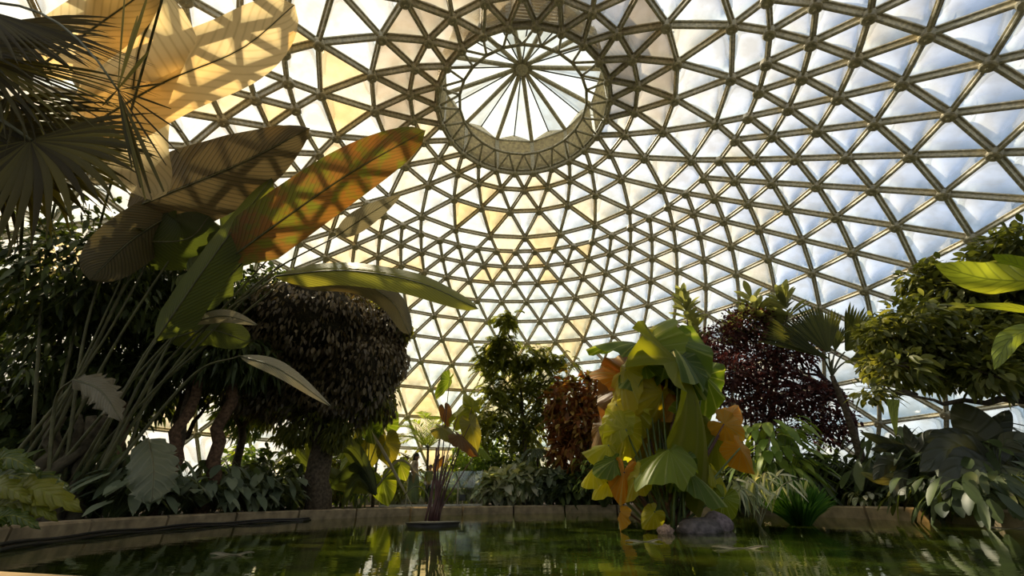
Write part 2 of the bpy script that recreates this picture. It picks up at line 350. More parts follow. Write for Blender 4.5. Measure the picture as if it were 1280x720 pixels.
# ---- cupola over the oculus
def cy(r, z, i): a = PH+i*PI/12; return np.array([DC[0]+r*R*math.cos(a), DC[1]+r*R*math.sin(a), CAM[2]+z*R])
cup = empty('ceiling_cupola', cy(0, .736, 0), kind='structure'); cup['label'] = 'round cupola with a folded glazed roof above the oculus'
hubp = cy(0, .732, 0)
q = MB(); 
for i in range(24):
    a = cy(.1131, .6214, i-.498); b = cy(.1131, .6214, i+.502); tube(q, [a, b], .038, 8)
    for j in (0, -1):
        tube(q, [a, dn(0, i+j)-np.array([0, 0, .1])], .032, 6)
q.build('tension_ring', STEEL, cup)
CUPW = plain('cupola_boards', (.85, .72, .5), .7, var=.25, scale=9)
q = MB(); nn = 9
for i in range(12):                                   # louvred wall: stacked boards round the drum
    for k in range(nn):
        z0 = .6135+(.6905-.6135)*k/nn; z1 = z0+.0068; t = .0045
        a, b = cy(.1515, z0, 2*i), cy(.1515, z0, 2*i+2); c, d = cy(.1515-t, z1, 2*i+2), cy(.1515-t, z1, 2*i)
        o_ = np.array([0, 0, .0]); n_ = nrm((a+b)/2-cy(0, z0, 0)); n_[2] = 0
        V = [a, b, c, d, a+n_*.05, b+n_*.05, c+n_*.05, d+n_*.05]
        q.add(V, [(0, 1, 2, 3), (5, 4, 7, 6), (0, 4, 5, 1), (3, 2, 6, 7), (0, 3, 7, 4), (1, 5, 6, 2)])
q.build('louvre_wall', CUPW, cup, smooth=False)
for i in range(12):
    e0 = cy(.1488, .6908, 2*i); q = MB(); tube(q, [hubp, e0], .065, 8); q.build('roof_rib', STEEL, cup)
    q = MB(); tube(q, [hubp+np.array([0, 0, .03]), cy(.1466, .709, 2*i+1)], .022, 6); q.build('thin_rib', plain('dark_bar', (.05, .045, .035), .6), cup)
    q = MB(); box(q, (cy(.15, .61, 2*i)+e0)/2, (.12, .12, (.6908-.61)*R), PH+2*i*PI/12); q.build('post', STEEL, cup, smooth=False)
    q = MB(); m_ = cy(.1466, .709, 2*i+1); e1 = cy(.1488, .6908, 2*i+2)
    q.add([e0, e1, m_, e0+[0, 0, .05], e1+[0, 0, .05], m_+[0, 0, .05]], [(0, 1, 2), (5, 4, 3), (0, 3, 4, 1), (1, 4, 5, 2), (2, 5, 3, 0)]); q.build('gable', CUPW, cup, smooth=False)
    tube_ = MB(); tube(tube_, [e0, e1], .05, 6); tube_.build('eave_bar', STEEL, cup)
    q = MB(); q.add([hubp+[0, 0, .06], e0+[0, 0, .06], m_+[0, 0, .06], e1+[0, 0, .06]], [(0, 1, 2), (0, 2, 3)], .5+.1*rng.random()); q.build('roof_pane', ACR, cup, smooth=False)
q = MB(); tube(q, [hubp-[0, 0, .16], hubp-[0, 0, .02], hubp+[0, 0, .12]], [.16, .21, .15], 16); q.build('hub_drum', STEEL, cup)

# ---------------------------------------------------------------- ground, pool, rim
PC = np.array([.1, 8.2]); PR = 6.8
def ringpts(r, n, z): a = np.arange(n)*2*PI/n; return np.stack([PC[0]+r*np.cos(a), PC[1]+r*np.sin(a), np.full(n, z)], -1)
def annulus(name, mat, r0, r1, z0, z1, n=64, **t):
    mb = MB(); V = np.concatenate([ringpts(r0, n, z0-.3), ringpts(r0, n, z0), ringpts(r1, n, z1), ringpts(r1, n, z1-.3)])
    mb.add(V, [(k*n+j, k*n+(j+1) % n, (k+1)*n+(j+1) % n, (k+1)*n+j) for k in range(3) for j in range(n)])
    return mb.build(name, mat, smooth=False, **t)
annulus('floor', SOIL, PR+.34, 16.5, .17, .30, 64, kind='structure')
annulus('ground', plain('outside_lawn', (.05, .09, .03), .9), 16.4, 60, .05, .0, 64, kind='structure')
# low plinth wall under the dome
mb = MB(); n = 96
def dring(r, z): a = np.arange(n)*2*PI/n; return np.stack([DC[0]+r*np.cos(a), DC[1]+r*np.sin(a), np.full(n, z)], -1)
rb = R*math.sin(TH[14]); zb = DC[2]+R*math.cos(TH[14])
V = np.concatenate([dring(rb-.12, .05), dring(rb-.12, zb-.06), dring(rb+.15, zb-.06), dring(rb+.15, .05)])
mb.add(V, [(k*n+j, k*n+(j+1) % n, (k+1)*n+(j+1) % n, (k+1)*n+j) for k in range(3) for j in range(n)])
mb.build('wall_perimeter', plain('plinth_render', (.32, .30, .26), .8), kind='structure')
# pool rim in straight stone segments
rim = empty('pool_rim', (PC[0], PC[1], 0), kind='structure'); rim['label'] = 'low tan stone kerb around the pond'
ns = 26
for k in range(ns):
    a0, a1 = 2*PI*k/ns+.004, 2*PI*(k+1)/ns-.004; q = MB()
    prof = [(PR, -.45), (PR, .195), (PR+.03, .225), (PR+.31, .225), (PR+.34, .195), (PR+.34, -.1)]
    V = []
    for a in (a0, a1):
        for r_, z_ in prof: V.append((PC[0]+r_*math.cos(a), PC[1]+r_*math.sin(a), z_))
    m_ = len(prof); q.add(V, [(j, j+1, m_+j+1, m_+j) for j in range(m_-1)]+[tuple(range(m_)), tuple(range(2*m_-1, m_-1, -1))]); q.build('kerb_stone', RIMM, rim, smooth=False)
# pool bed
mb = MB(); V = np.concatenate([ringpts(PR+.02, 48, -.42)]); mb.add(np.vstack([V, [[PC[0], PC[1], -.42]]]), [(j, (j+1) % 48, 48) for j in range(48)])
mb.build('floor_pond', plain('algae_bed', (.09, .14, .02), .9, var=.6, scale=1.4, col2=(.012, .02, .006)), kind='structure')
def watermat():
    m, t = nmat('pond_water'); N = t.nodes.new; L = t.links.new
    o = N('ShaderNodeOutputMaterial'); tp = N('ShaderNodeBsdfTransparent'); tp.inputs[0].default_value = (.50, .58, .26, 1)
    df = N('ShaderNodeBsdfDiffuse'); wn = N('ShaderNodeTexNoise'); wn.inputs['Scale'].default_value = .8; wn.inputs['Detail'].default_value = 5; L(N('ShaderNodeNewGeometry').outputs['Position'], wn.inputs['Vector']); wr_ = N('ShaderNodeValToRGB'); wr_.color_ramp.elements[0].position = .42; wr_.color_ramp.elements[0].color = (.02, .028, .008, 1); wr_.color_ramp.elements[1].position = .62; wr_.color_ramp.elements[1].color = (.10, .14, .015, 1); L(wn.outputs['Fac'], wr_.inputs[0]); L(wr_.outputs[0], df.inputs[0])
    gl = N('ShaderNodeBsdfGlossy'); gl.inputs['Roughness'].default_value = .015; gl.inputs[0].default_value = (.92, .92, .86, 1)
    g = N('ShaderNodeNewGeometry'); mp = N('ShaderNodeMapping'); mp.inputs['Scale'].default_value = (1.0, 2.2, 1); L(g.outputs['Position'], mp.inputs[0])
    n = N('ShaderNodeTexNoise'); n.inputs['Scale'].default_value = 2.6; n.inputs['Detail'].default_value = 3; L(mp.outputs[0], n.inputs['Vector'])
    b = N('ShaderNodeBump'); b.inputs['Strength'].default_value = .08; b.inputs['Distance'].default_value = .02; L(n.outputs['Fac'], b.inputs['Height'])
    fr = N('ShaderNodeFresnel'); fr.inputs[0].default_value = 1.33; L(b.outputs[0], gl.inputs['Normal']); L(b.outputs[0], fr.inputs['Normal'])
    m1 = N('ShaderNodeMixShader'); m1.inputs[0].default_value = .38; L(tp.outputs[0], m1.inputs[1]); L(df.outputs[0], m1.inputs[2])
    m2 = N('ShaderNodeMixShader'); L(fr.outputs[0], m2.inputs[0]); L(m1.outputs[0], m2.inputs[1]); L(gl.outputs[0], m2.inputs[2]); L(m2.outputs[0], o.inputs[0])
    return m
mb = MB(); mb.add(np.vstack([ringpts(PR+.02, 64, 0), [[PC[0], PC[1], 0]]]), [(j, (j+1) % 64, 64) for j in range(64)])
mb.build('pond_water', watermat(), kind='structure', label='dark green still pond water')

# ---------------------------------------------------------------- leaf templates and scattering
def T_blade(nu=4, nv=2, kind='ellipse'):
    V = []; f = []
    for i in range(nu+1):
        u = i/nu
        w_ = {'ellipse': math.sin(PI*min(1, u*.96+.02))**.8, 'lance': (math.sin(PI*u**.7))**.9 if 0 < u < 1 else .03,
              'obov': math.sin(PI*min(.99, u**1.35*.93+.02))**.8, 'strap': min(1, u*6)*(1-u**5)}[kind]
        for j in range(nv+1):
            v = 2*j/nv-1; V.append((u, v*max(w_, .02), abs(v)*w_, v))
    for i in range(nu):
        for j in range(nv): a = i*(nv+1)+j; f.append((a, a+nv+1, a+nv+2, a+1))
    return np.array(V), f
def T_heart(nr=3, nf=18):
    V = [(0, 0, 0, 0)]; f = []
    for k in range(nf+1):
        ph = -PI*.955+2*PI*.955*k/nf; a = abs(ph)
        r = np.interp(math.degrees(a), [0, 12, 30, 60, 90, 120, 145, 160, 172], [1, .86, .70, .56, .50, .50, .49, .40, .16])
        for i in range(1, nr+1):
            rr = r*i/nr; V.append((rr*math.cos(ph), rr*math.sin(ph)/.5, (rr*math.sin(ph))**2*2, ph))
    for k in range(nf):
        f.append((0, 1+k*nr, 1+(k+1)*nr))
        for i in range(nr-1): a = 1+k*nr+i; b = a+nr; f.append((a, a+1, b+1, b))
    return np.array(V), f
TE, TL, TO, TS, THt = T_blade(4, 2, 'ellipse'), T_blade(5, 2, 'lance'), T_blade(5, 2, 'obov'), T_blade(6, 2, 'strap'), T_heart(2, 12)
def scatter(mb, T, pos, d, up, ln, wd, droop=.3, fold=.25, tone=.5):
    """many leaves at once: pos, direction, up vector, length, half width, droop, V-fold"""
    V, f = T; pos = np.asarray(pos, float).reshape(-1, 3); n = len(pos)
    bc = lambda a, k=None: np.broadcast_to(np.asarray(a, float), (n,) if k is None else (n, k))
    d = nrm(bc(d, 3)); up = bc(up, 3)+rng.normal(0, .01, (n, 3)); y = nrm(np.cross(up, d)); z = np.cross(d, y)
    ln, wd, droop, fold, tone = map(bc, (ln, wd, droop, fold, tone))
    u = V[:, 0]; out = pos[:, None, :]+d[:, None, :]*(u[None, :, None]*ln[:, None, None])+y[:, None, :]*(V[None, :, 1, None]*wd[:, None, None]) \
        + z[:, None, :]*(V[None, :, 2, None]*(wd*fold)[:, None, None])
    out[:, :, 2] -= (droop*ln)[:, None]*u[None, :]**2*np.sign(u)[None, :]*(1-.25*np.abs(u)[None, :])
    m = len(V); F_ = np.array([list(q)+[-1]*(4-len(q)) for q in f])
    allf = (F_[None]+np.where(F_[None] >= 0, (np.arange(n)*m)[:, None, None], 0)).reshape(-1, 4)
    mb.add(out.reshape(-1, 3), [tuple(q) if q[3] >= 0 else tuple(q[:3]) for q in allf], np.repeat(tone, m), np.tile(np.stack([u, V[:, 3]], -1), (n, 1)))
def rdir(n): return nrm(rng.normal(size=(n, 3)))
def blob_leaves(mb, T, c, r, n, ln, wd, droop=.4, shell=.55, hang=.3, tone=(.1, .9), fold=.25):
    """leaves filling an ellipsoid, pointing outward and hanging"""
    c = np.asarray(c, float); r = np.broadcast_to(np.asarray(r, float), (3,)); q = rdir(n)
    rad = (shell**3+(1-shell**3)*rng.random(n))**(1/3)
    lump = 1+.16*np.sin(q[:, 0]*7+c[0]*3)*np.sin(q[:, 1]*6+c[1])+.12*np.sin(q[:, 2]*8+c[2]*5)
    pos = c+q*r*(rad*lump)[:, None]
    d = q*.9+rng.normal(0, .55, (n, 3)); d[:, 2] -= hang
    ok = (np.linalg.norm(pos-DOME_C, axis=1) < DOME_R-.3-ln*1.1) & (pos[:, 2] > .15); pos = pos[ok]; d = d[ok]; n = len(pos)
    if n == 0: return
    up = np.array([0, 0, 1.0])+rng.normal(0, .45, (n, 3))
    scatter(mb, T, pos, d, up, ln*(.65+.7*rng.random(n)), wd*(.65+.7*rng.random(n)), droop, fold, tone[0]+(tone[1]-tone[0])*rng.random(n))
def limb(mb, a, b, r0, r1, wob=.08, n=8, sides=8):
    a = np.asarray(a, float); b = np.asarray(b, float); t = np.linspace(0, 1, n)[:, None]; p = a*(1-t)+b*t
    L_ = np.linalg.norm(b-a); p[1:-1] += rng.normal(0, wob*L_*.3, (n-2, 3)); p = inside(p); tube(mb, p, np.linspace(r0, r1, n), sides); return p
def tree(name, label, cat, base, fork, blobs, T, n, ln, wd, mat, bark=BARK, r=.12, group=None, **kw):
    """trunk with limbs to each foliage mass; blobs = [(centre, radius)]"""
    base = np.asarray(base, float); t = empty(name, base, label, cat, group)
    q = MB(); limb(q, base-[0, 0, .08], fork, r, r*.7, .05)
    for c, rr in blobs:
        c = np.asarray(c, float); limb(q, fork, c+(np.asarray(fork)-c)*.15, r*.55, r*.12, .1)
        for k in range(4): e_ = c+rdir(1)[0]*np.asarray(rr)*.75; limb(q, c+(np.asarray(fork)-c)*.25, e_, r*.22, .008, .1, 5, 5)
    q.build('trunk', bark, t)
    q = MB(); vol = [float(np.prod(np.broadcast_to(np.asarray(rr, float), (3,))))**(2/3) for c, rr in blobs]
    for (c, rr), v in zip(blobs, vol): blob_leaves(q, T, c, rr, int(n*v/sum(vol)), ln, wd, **kw)
    q.build('foliage', mat, t); return t
def clump(name, label, cat, base, n, T, ln, wd, mat, stem=STEMG, spread=.4, height=.5, droop=.5, fold=.15, group=None, tone=(.1, .9), lean=(0, 0, 0), sr=.006):
    base = np.asarray(base, float); t = empty(name, base, label, cat, group); q = MB(); s = MB()
    for k in range(n):
        a = rng.random()*2*PI; e_ = rng.random()**.6; h = height*(.35+.75*rng.random())
        tip = base+np.array([math.cos(a)*spread*e_, math.sin(a)*spread*e_, h])+np.asarray(lean)*rng.random()
        b0 = base+np.array([math.cos(a)*.05, math.sin(a)*.05, -.03]); mid = (b0+tip)/2+np.array([0, 0, h*.3])
        p = bez(b0, mid, tip, 6); tube(s, p, np.linspace(sr, sr*.5, 6), 5, cap=False)
        d = np.array([math.cos(a), math.sin(a), -.15-.5*rng.random()])+rng.normal(0, .25, 3)
        scatter(q, T, tip, d, [0, 0, 1], ln*(.6+.7*rng.random()), wd*(.6+.7*rng.random()), droop, fold, tone[0]+(tone[1]-tone[0])*rng.random())
    q.build('foliage', mat, t); s.build('stems', stem, t); return t
# wide single leaves along a curve
def paddle(mb, pts, wid, nu=26, nv=8, fold=.25, twist=0.0, wave=.03, tone=.5, prof='paddle', side=None, tear=0):
    pts = thru(pts, nu+1); tg = nrm(np.gradient(pts, axis=0)); V = []; uv = []
    vd = nrm(pts.mean(0)-CAM)
    for i in range(nu+1):
        u = i/nu
        if prof == 'point': w_ = min(1, (u/.25+.02))**.6*max(0, 1-u**2.6)**.75
        elif prof == 'paddle': w_ = min(1, (u/.16+.02))**.6*max(0, 1-u**5)**.6
        elif prof == 'lance': w_ = math.sin(PI*min(1, max(.0, u**.8)))**.8 if 0 < u < 1 else 0
        else: w_ = 1
        s = side if side is not None else np.cross(tg[i], vd); s = np.asarray(s)-tg[i]*np.dot(s, tg[i]); s = nrm(s); nn_ = np.cross(s, tg[i])
        a = twist; s2 = s*math.cos(a)+nn_*math.sin(a); n2 = np.cross(s2, tg[i])
        for j in range(nv+1):
            v = 2*j/nv-1
            tr_ = 1-(tear*(.5+.5*math.sin(u*nu*2.1+1.3*(v > 0)))*abs(v)**3)
            V.append(pts[i]+s2*(v*w_*wid*tr_)+n2*(abs(v)**1.3*fold*w_*wid)+n2*wave*wid*math.sin(u*23+3*v)*abs(v)); uv.append((u, v))
    f = [(i*(nv+1)+j, (i+1)*(nv+1)+j, (i+1)*(nv+1)+j+1, i*(nv+1)+j+1) for i in range(nu) for j in range(nv)]
    mb.add(V, f, tone, uv)
    return pts
def heart(mb, p, d, up, size, tone=.5, droop=.35, cup=.15, wav=.05, wr=1.0, nr=6, nf=40):
    """one big arrow/heart leaf: p = petiole joint, d = towards the tip"""
    d = nrm(d); y = nrm(np.cross(up, d)); z = np.cross(d, y); V = [np.zeros(3)]; uv = [(0, 0)]; f = []
    k1, k2 = rng.random()*6, rng.random()*6
    for k in range(nf+1):
        ph = -PI*.965+2*PI*.965*k/nf; a = abs(ph)
        r = np.interp(math.degrees(a), [0, 10, 28, 60, 90, 120, 145, 160, 174], [1, .88, .72, .58, .52, .52, .52, .44, .10])
        for i in range(1, nr+1):
            t = i/nr; rr = r*t; x_ = rr*math.cos(ph); y_ = rr*math.sin(ph)*wr
            z_ = -cup*abs(y_)**1.2*1.6+wav*t*t*math.sin(ph*5+k1)+wav*.6*t**3*math.sin(ph*11+k2)
            z_ -= .035*t*abs(math.sin(ph*4.5))
            z_ -= droop*(x_*x_ if x_ > 0 else .5*x_*x_)
            V.append(d*x_*size+y*y_*size+z*z_*size); uv.append((rr, ph))
    for k in range(nf):
        f.append((0, 1+k*nr, 1+(k+1)*nr))
        for i in range(nr-1): a = 1+k*nr+i; b = a+nr; f.append((a, a+1, b+1, b))
    mb.add(np.array(V)+np.asarray(p), f, tone, uv)
def fan(mb, hubp_, axis, normal, Lf, n=30, spread=100, join=.5, droop=.35, wide=1.0, tone=(.1, .8)):
    """pleated fan leaf: blades joined near the hub, free drooping tips"""
    ax = nrm(axis); nn_ = nrm(np.asarray(normal)-ax*np.dot(normal, ax)); sd = np.cross(nn_, ax); st = 2*math.radians(spread)/n
    for k in range(n):
        a = math.radians(-spread)+st*(k+.5); d = ax*math.cos(a)+sd*math.sin(a); s = -ax*math.sin(a)+sd*math.cos(a)
        ll = Lf*(.82+.18*math.cos(a*.7))*(.9+.15*rng.random()); ks = 7; V = []; tn = tone[0]+(tone[1]-tone[0])*rng.random(); dr = droop*(.7+.6*rng.random())
        for i in range(ks+1):
            u = .03+.97*i/ks; hw = ll*math.tan(st/2)*min(u, join)*1.04*wide*(1 if u < join else max(.04, 1-((u-join)/(1-join))**1.5))
            c = d*ll*u+np.array([0, 0, -dr*ll*max(0, u-join*.6)**2])
            V += [c-s*hw, c+nn_*hw*.55, c+s*hw]
        mb.add(np.array(V)+hubp_, [(3*i+j, 3*i+3+j, 3*i+4+j, 3*i+1+j) for i in range(ks) for j in range(2)], tn)
def frond(mb, st, pts, n=26, ln=.5, wd=.03, ang=55, droop=.35, T=None, tone=(.2, .8), r0=.012, taper=True):
    """feather frond: rachis through pts, leaflets both sides"""
    T = T or TL; p = inside(thru(pts, n+2), .8); tube(st, p, np.linspace(r0, r0*.25, n+2), 5, cap=False); tg = nrm(np.gradient(p, axis=0))
    up = np.array([0, 0, 1.0])
    for s in (-1, 1):
        i = np.arange(2, n+1); u = i/n; sd = nrm(np.cross(tg[i], up+1e-3)); a = math.radians(ang)*(1-.45*u)
        d = tg[i]*np.cos(a)[:, None]+sd*(s*np.sin(a))[:, None]+np.array([0, 0, .15]); l_ = ln*(np.sin(PI*np.clip(u*.85+.12, 0, 1))**.7 if taper else np.ones(len(u)))
        scatter(mb, T, p[i], d+rng.normal(0, .06, d.shape), up, l_*(.9+.2*rng.random(len(u))), wd, droop, .3, tone[0]+(tone[1]-tone[0])*rng.random(len(u)))
TARO_BG = leafmat('leaf_taro_dull', [(.14, .13, .02), (.2, .18, .03), (.26, .24, .04)], .4, vein=(.3, .3, .1), veinf=9, radial=True)
# ================================================================ pond plants and big leaves
def joint_leaf(t, p, tip, size, mat, up=None, base=None, stem=STEMG, sr=.016, bow=None, **k):
    """a big leaf and its stalk, both parts of plant t"""
    p = np.asarray(p, float); tip = np.asarray(tip, float); d = tip-p
    upv = np.array([0, 0, 1.0]) if up is None else np.asarray(up, float)
    q = MB(); heart(q, p, d, upv, size, tone=.15+.7*rng.random(), **k); lf = q.build('leaf', mat, t)
    if base is not None:
        base = np.asarray(base, float); m_ = base*.45+p*.55+np.array([0, 0, .12])+(np.asarray(bow) if bow is not None else 0)
        q = MB(); tube(q, np.vstack([bez(base, m_, p, 12)]), np.linspace(sr, sr*.45, 12), 6); q.build('leaf_stalk', stem, t)
    return lf
VIEW = -FW
# ---- giant taro standing in the pond
tb = PX(826, 7.2, -.1)
t = empty('giant_taro', tb, 'tall giant taro with yellow and green heart leaves standing in the pond', 'plant')
# (joint px, joint py, Y, tip px, tip py, tip dY, size px, material, up)
TL_ = [
 (797, 440, 7.2, 800, 386, .1, 72, TARO, (-.9, -.4, .1)), (800, 430, 7.0, 757, 415, -.1, 62, TARO, (0, -.3, 1)),
 (838, 432, 7.1, 857, 440, -.5, 66, TARO, (.1, -.3, 1)), (836, 424, 7.3, 815, 465, -.3, 88, TARO, (0, -.6, .8)),
 (824, 432, 7.4, 868, 418, .2, 60, TARO, (0, -.5, 1)),
 (848, 452, 6.8, 935, 562, -.2, 150, TARO_L, (.75, -.5, .75)), (775, 470, 7.3, 752, 460, 0, 36, TARO_O, (0, -.8, .5)),
 (782, 462, 7.0, 765, 500, -.2, 54, TARO_Y, (-.3, -.9, .3)), (795, 475, 7.3, 790, 560, -.1, 96, TARO_B, (-.2, -.95, .2)),
 (836, 470, 7.5, 826, 545, 0, 88, TARO, (.2, -.95, .2)), (850, 480, 7.3, 852, 560, 0, 90, TARO_L, (.3, -.9, .2)),
 (822, 510, 7.1, 818, 566, 0, 74, TARO_L, (0, -1, .1)), (770, 505, 7.0, 757, 530, 0, 46, TARO_Y, (-.2, -.9, .3)),
 (771, 520, 6.9, 757, 545, -.1, 42, TARO_Y, (-.3, -.9, .4)), (782, 536, 6.8, 776, 574, 0, 50, TARO_Y, (-.1, -1, .2)),
 (760, 556, 6.9, 730, 562, -.1, 36, TARO_Y, (0, -.7, .7)), (768, 575, 6.8, 752, 582, -.1, 34, TARO, (0, -.5, .8)),
 (780, 590, 6.7, 774, 630, 0, 38, TARO_O, (-.3, -.9, .3)), (845, 505, 7.0, 838, 490, 0, 42, TARO_O, (0, -.8, .6)),
 (905, 530, 7.4, 932, 548, 0, 34, TARO_O, (.2, -.9, .3)), (912, 520, 7.7, 925, 500, .1, 30, TARO_O, (0, -.8, .6)), (925, 560, 7.2, 944, 585, 0, 34, TARO_O, (.3, -.9, .2)),
 (893, 545, 7.6, 880, 585, 0, 52, TARO_L, (.1, -1, .2)), (836, 562, 6.6, 802, 575, -.3, 62, TARO, (0, -.45, .9)),
 (862, 590, 6.8, 880, 600, -.1, 50, TARO, (0, -.6, .8)), (900, 595, 7.3, 912, 612, 0, 38, TARO_Y, (0, -.8, .5)),
 (905, 622, 7.0, 900, 642, 0, 34, TARO, (.1, -.9, .3)), (868, 540, 7.5, 872, 600, 0, 66, TARO, (.2, -.9, .2)),
 (808, 480, 7.6, 828, 525, 0, 80, TARO, (0, -.95, .3)), (880, 470, 7.6, 868, 520, 0, 70, TARO, (.2, -.9, .3)),
 (818, 640, 6.7, 808, 652, 0, 24, TARO_Y, (0, -.7, .6)), (775, 640, 6.9, 770, 660, 0, 22, TARO_O, (0, -.7, .6)),
 (806, 455, 7.0, 782, 470, -.1, 48, TARO, (-.3, -.8, .6)), (845, 452, 7.0, 862, 470, -.1, 50, TARO, (.4, -.8, .4)), (828, 490, 6.9, 822, 530, 0, 56, TARO_Y, (.1, -.95, .2)), (790, 505, 7.1, 782, 535, 0, 46, TARO_Y, (-.3, -.9, .2)), (862, 520, 6.9, 874, 556, 0, 46, TARO, (.3, -.9, .2)), (800, 592, 6.6, 786, 606, 0, 34, TARO_Y, (0, -.8, .6)), (850, 575, 6.7, 838, 610, 0, 40, TARO, (0, -.9, .3)), (742, 585, 7.0, 730, 596, 0, 26, TARO_Y, (0, -.7, .6)), (885, 580, 7.1, 896, 596, 0, 34, TARO_Y, (0, -.7, .6)),
 (762, 600, 7.1, 745, 606, 0, 28, TARO_Y, (0, -.7, .6)), (755, 530, 7.5, 742, 560, 0, 40, TARO_B, (0, -.9, .3)),
]
for (jx, jy, Y, tx, ty, dy, sz, m_, up) in TL_:
    p = P(jx, jy, Y); tip = P(tx, ty, Y+dy); up = np.array(up, float)+(0 if sz > 58 else 1)*np.array([rng.normal(0, .45), 0, rng.normal(0, .2)])
    joint_leaf(t, p, tip, pxsize(sz, p), m_, up, tb+[rng.normal(0, .10), rng.normal(0, .08), 0], STEMP if m_ in (TARO_B, TARO_O) and rng.random() < .6 else STEMG, .024, bow=(np.array([(jx-826)*.0022, 0, .1])), droop=.2+.5*rng.random(), cup=.2+.55*rng.random()**1.5, wav=.06+.06*rng.random(), wr=(.62 if sz > 120 else .85+.25*rng.random()))
for k in range(9):                                     # bare stalks
    q = MB(); e_ = P(790+rng.random()*100, 470+rng.random()*90, 7.1+rng.random()*.4); tube(q, bez(tb+[rng.normal(0, .14), rng.normal(0, .1), 0], (tb+e_)/2+[rng.normal(0, .15), 0, .2], e_, 12), np.linspace(.026, .01, 12), 6); q.build('leaf_stalk', [STEMG, STEMO, STEMP][k % 3], t)
q = MB(); 
for k in range(7): limb(q, tb+[rng.normal(0, .12), rng.normal(0, .1), -.3], tb+[rng.normal(0, .22), rng.normal(0, .14), .45+.3*rng.random()], .06, .035, .1)
q.build('rootstock', plain('rootstock', (.17, .09, .05), .85, var=.5, scale=20, bump=.6), t)
# ---- slender taro in the pond tray
tb = PX(545, 8.7, .08)
t = empty('potted_taro', tb, 'slim taro on long dark stalks with rusty top leaves in a pond tray', 'plant')
for (jx, jy, Y, tx, ty, sz, m_, up) in [(590, 510, 8.7, 584, 500, 30, TARO_L, (0, -1, .1)), (572, 520, 8.7, 590, 498, 44, TARO_L, (-.2, -.9, .3)), (588, 530, 8.6, 594, 548, 42, TARO_BG, (.2, -.9, .3)),
        (556, 512, 8.8, 560, 530, 26, TARO_B, (0, -.9, .3)), (552, 535, 8.7, 574, 545, 38, TARO_BG, (0, -.7, .6)), (575, 545, 8.6, 592, 556, 40, TARO_B, (0, -.6, .7)), (562, 475, 8.8, 556, 490, 34, TARO, (.9, -.5, .1)), (600, 560, 8.9, 612, 566, 26, TARO, (0, -.5, .9)),
        (548, 575, 8.7, 540, 590, 20, TARO_B, (0, -.9, .2))]:
    p = P(jx, jy, Y); joint_leaf(t, p, P(tx, ty, Y), pxsize(sz*.8, p), m_, up, tb+[rng.normal(0, .06), rng.normal(0, .05), 0], STEMP, .016, bow=(rng.normal(0, .05), 0, .05), droop=.4, wr=.7, cup=.4)
for k in range(10):
    q = MB(); e_ = P(540+rng.random()*28, 555+rng.random()*40, 8.7); tube(q, bez(tb+[rng.normal(0, .07), rng.normal(0, .05), 0], (tb+e_)/2, e_, 8), np.linspace(.022, .009, 8), 6); q.build('leaf_stalk', STEMP, t)
q = MB(); tube(q, bez(tb, tb+[-.2, 0, .9], P(505, 620, 8.7), 10), np.linspace(.018, .008, 10), 6); q.build('leaf_stalk', STEMO, t)
q = MB(); V = tb-[0, 0, .08]
tube(q, [V+[0, 0, -.12], V+[0, 0, .05], V+[0, 0, .06], V+[0, 0, .03]], [.40, .50, .52, .44], 20)
o = q.build('pond_tray', plain('tray_black', (.02, .018, .015), .5), origin=V); tagd(o, 'round black tray floating under the slim taro in the pond', 'planter')
# ---- grass tuft and willow leaved plant in the pond
def tuft(name, label, base, n, h, spread, mat, wd=.012, cat='plant', group=None):
    base = np.asarray(base, float); t = empty(name, base, label, cat, group); q = MB(); a = rng.random(n)*2*PI; l_ = rng.random(n)**.5
    d = np.stack([np.cos(a)*l_*spread, np.sin(a)*l_*spread, np.full(n, 1.0)], -1); pos = base+np.stack([np.cos(a)*.12*l_, np.sin(a)*.12*l_, np.zeros(n)], -1)
    scatter(q, TS, pos, d, np.stack([-np.sin(a), np.cos(a), 0*a+.1], -1), h*(.6+.5*rng.random(n)), wd, .55*l_, .3, rng.random(n)); q.build('blades', mat, t); return t
tuft('rush_clump', 'dense dark green rush clump growing from the pond', PX(985, 8.2, -.05), 620, .95, .7, leafmat('rush_green', [(.02, .07, .012), (.05, .14, .02), (.09, .20, .03)], .3))
tb = PX(935, 7.9, -.02); t = empty('willow_leaved_plant', tb, 'arching pond plant with narrow pale green hanging leaves', 'plant'); q = MB(); s = MB()
for (x, y) in [(915, 600), (935, 595), (960, 590), (985, 592), (1008, 600), (925, 612), (945, 605)]:
    e_ = P(x, y, 7.9+rng.normal(0, .15)); c = bez(tb, (tb+e_)/2+[0, 0, .45], e_, 10); tube(s, c, np.linspace(.012, .004, 10), 5, cap=False)
    i = np.repeat(np.arange(4, 10), 3); pos = c[i]; n = len(pos); d = rng.normal(0, .6, (n, 3)); d[:, 2] -= .7; scatter(q, TL, pos, d, [0, -1, .4], .20+.12*rng.random(n), .02, .5, .3, rng.random(n))
q.build('foliage', G_PALE, t); s.build('stems', STEMO, t)
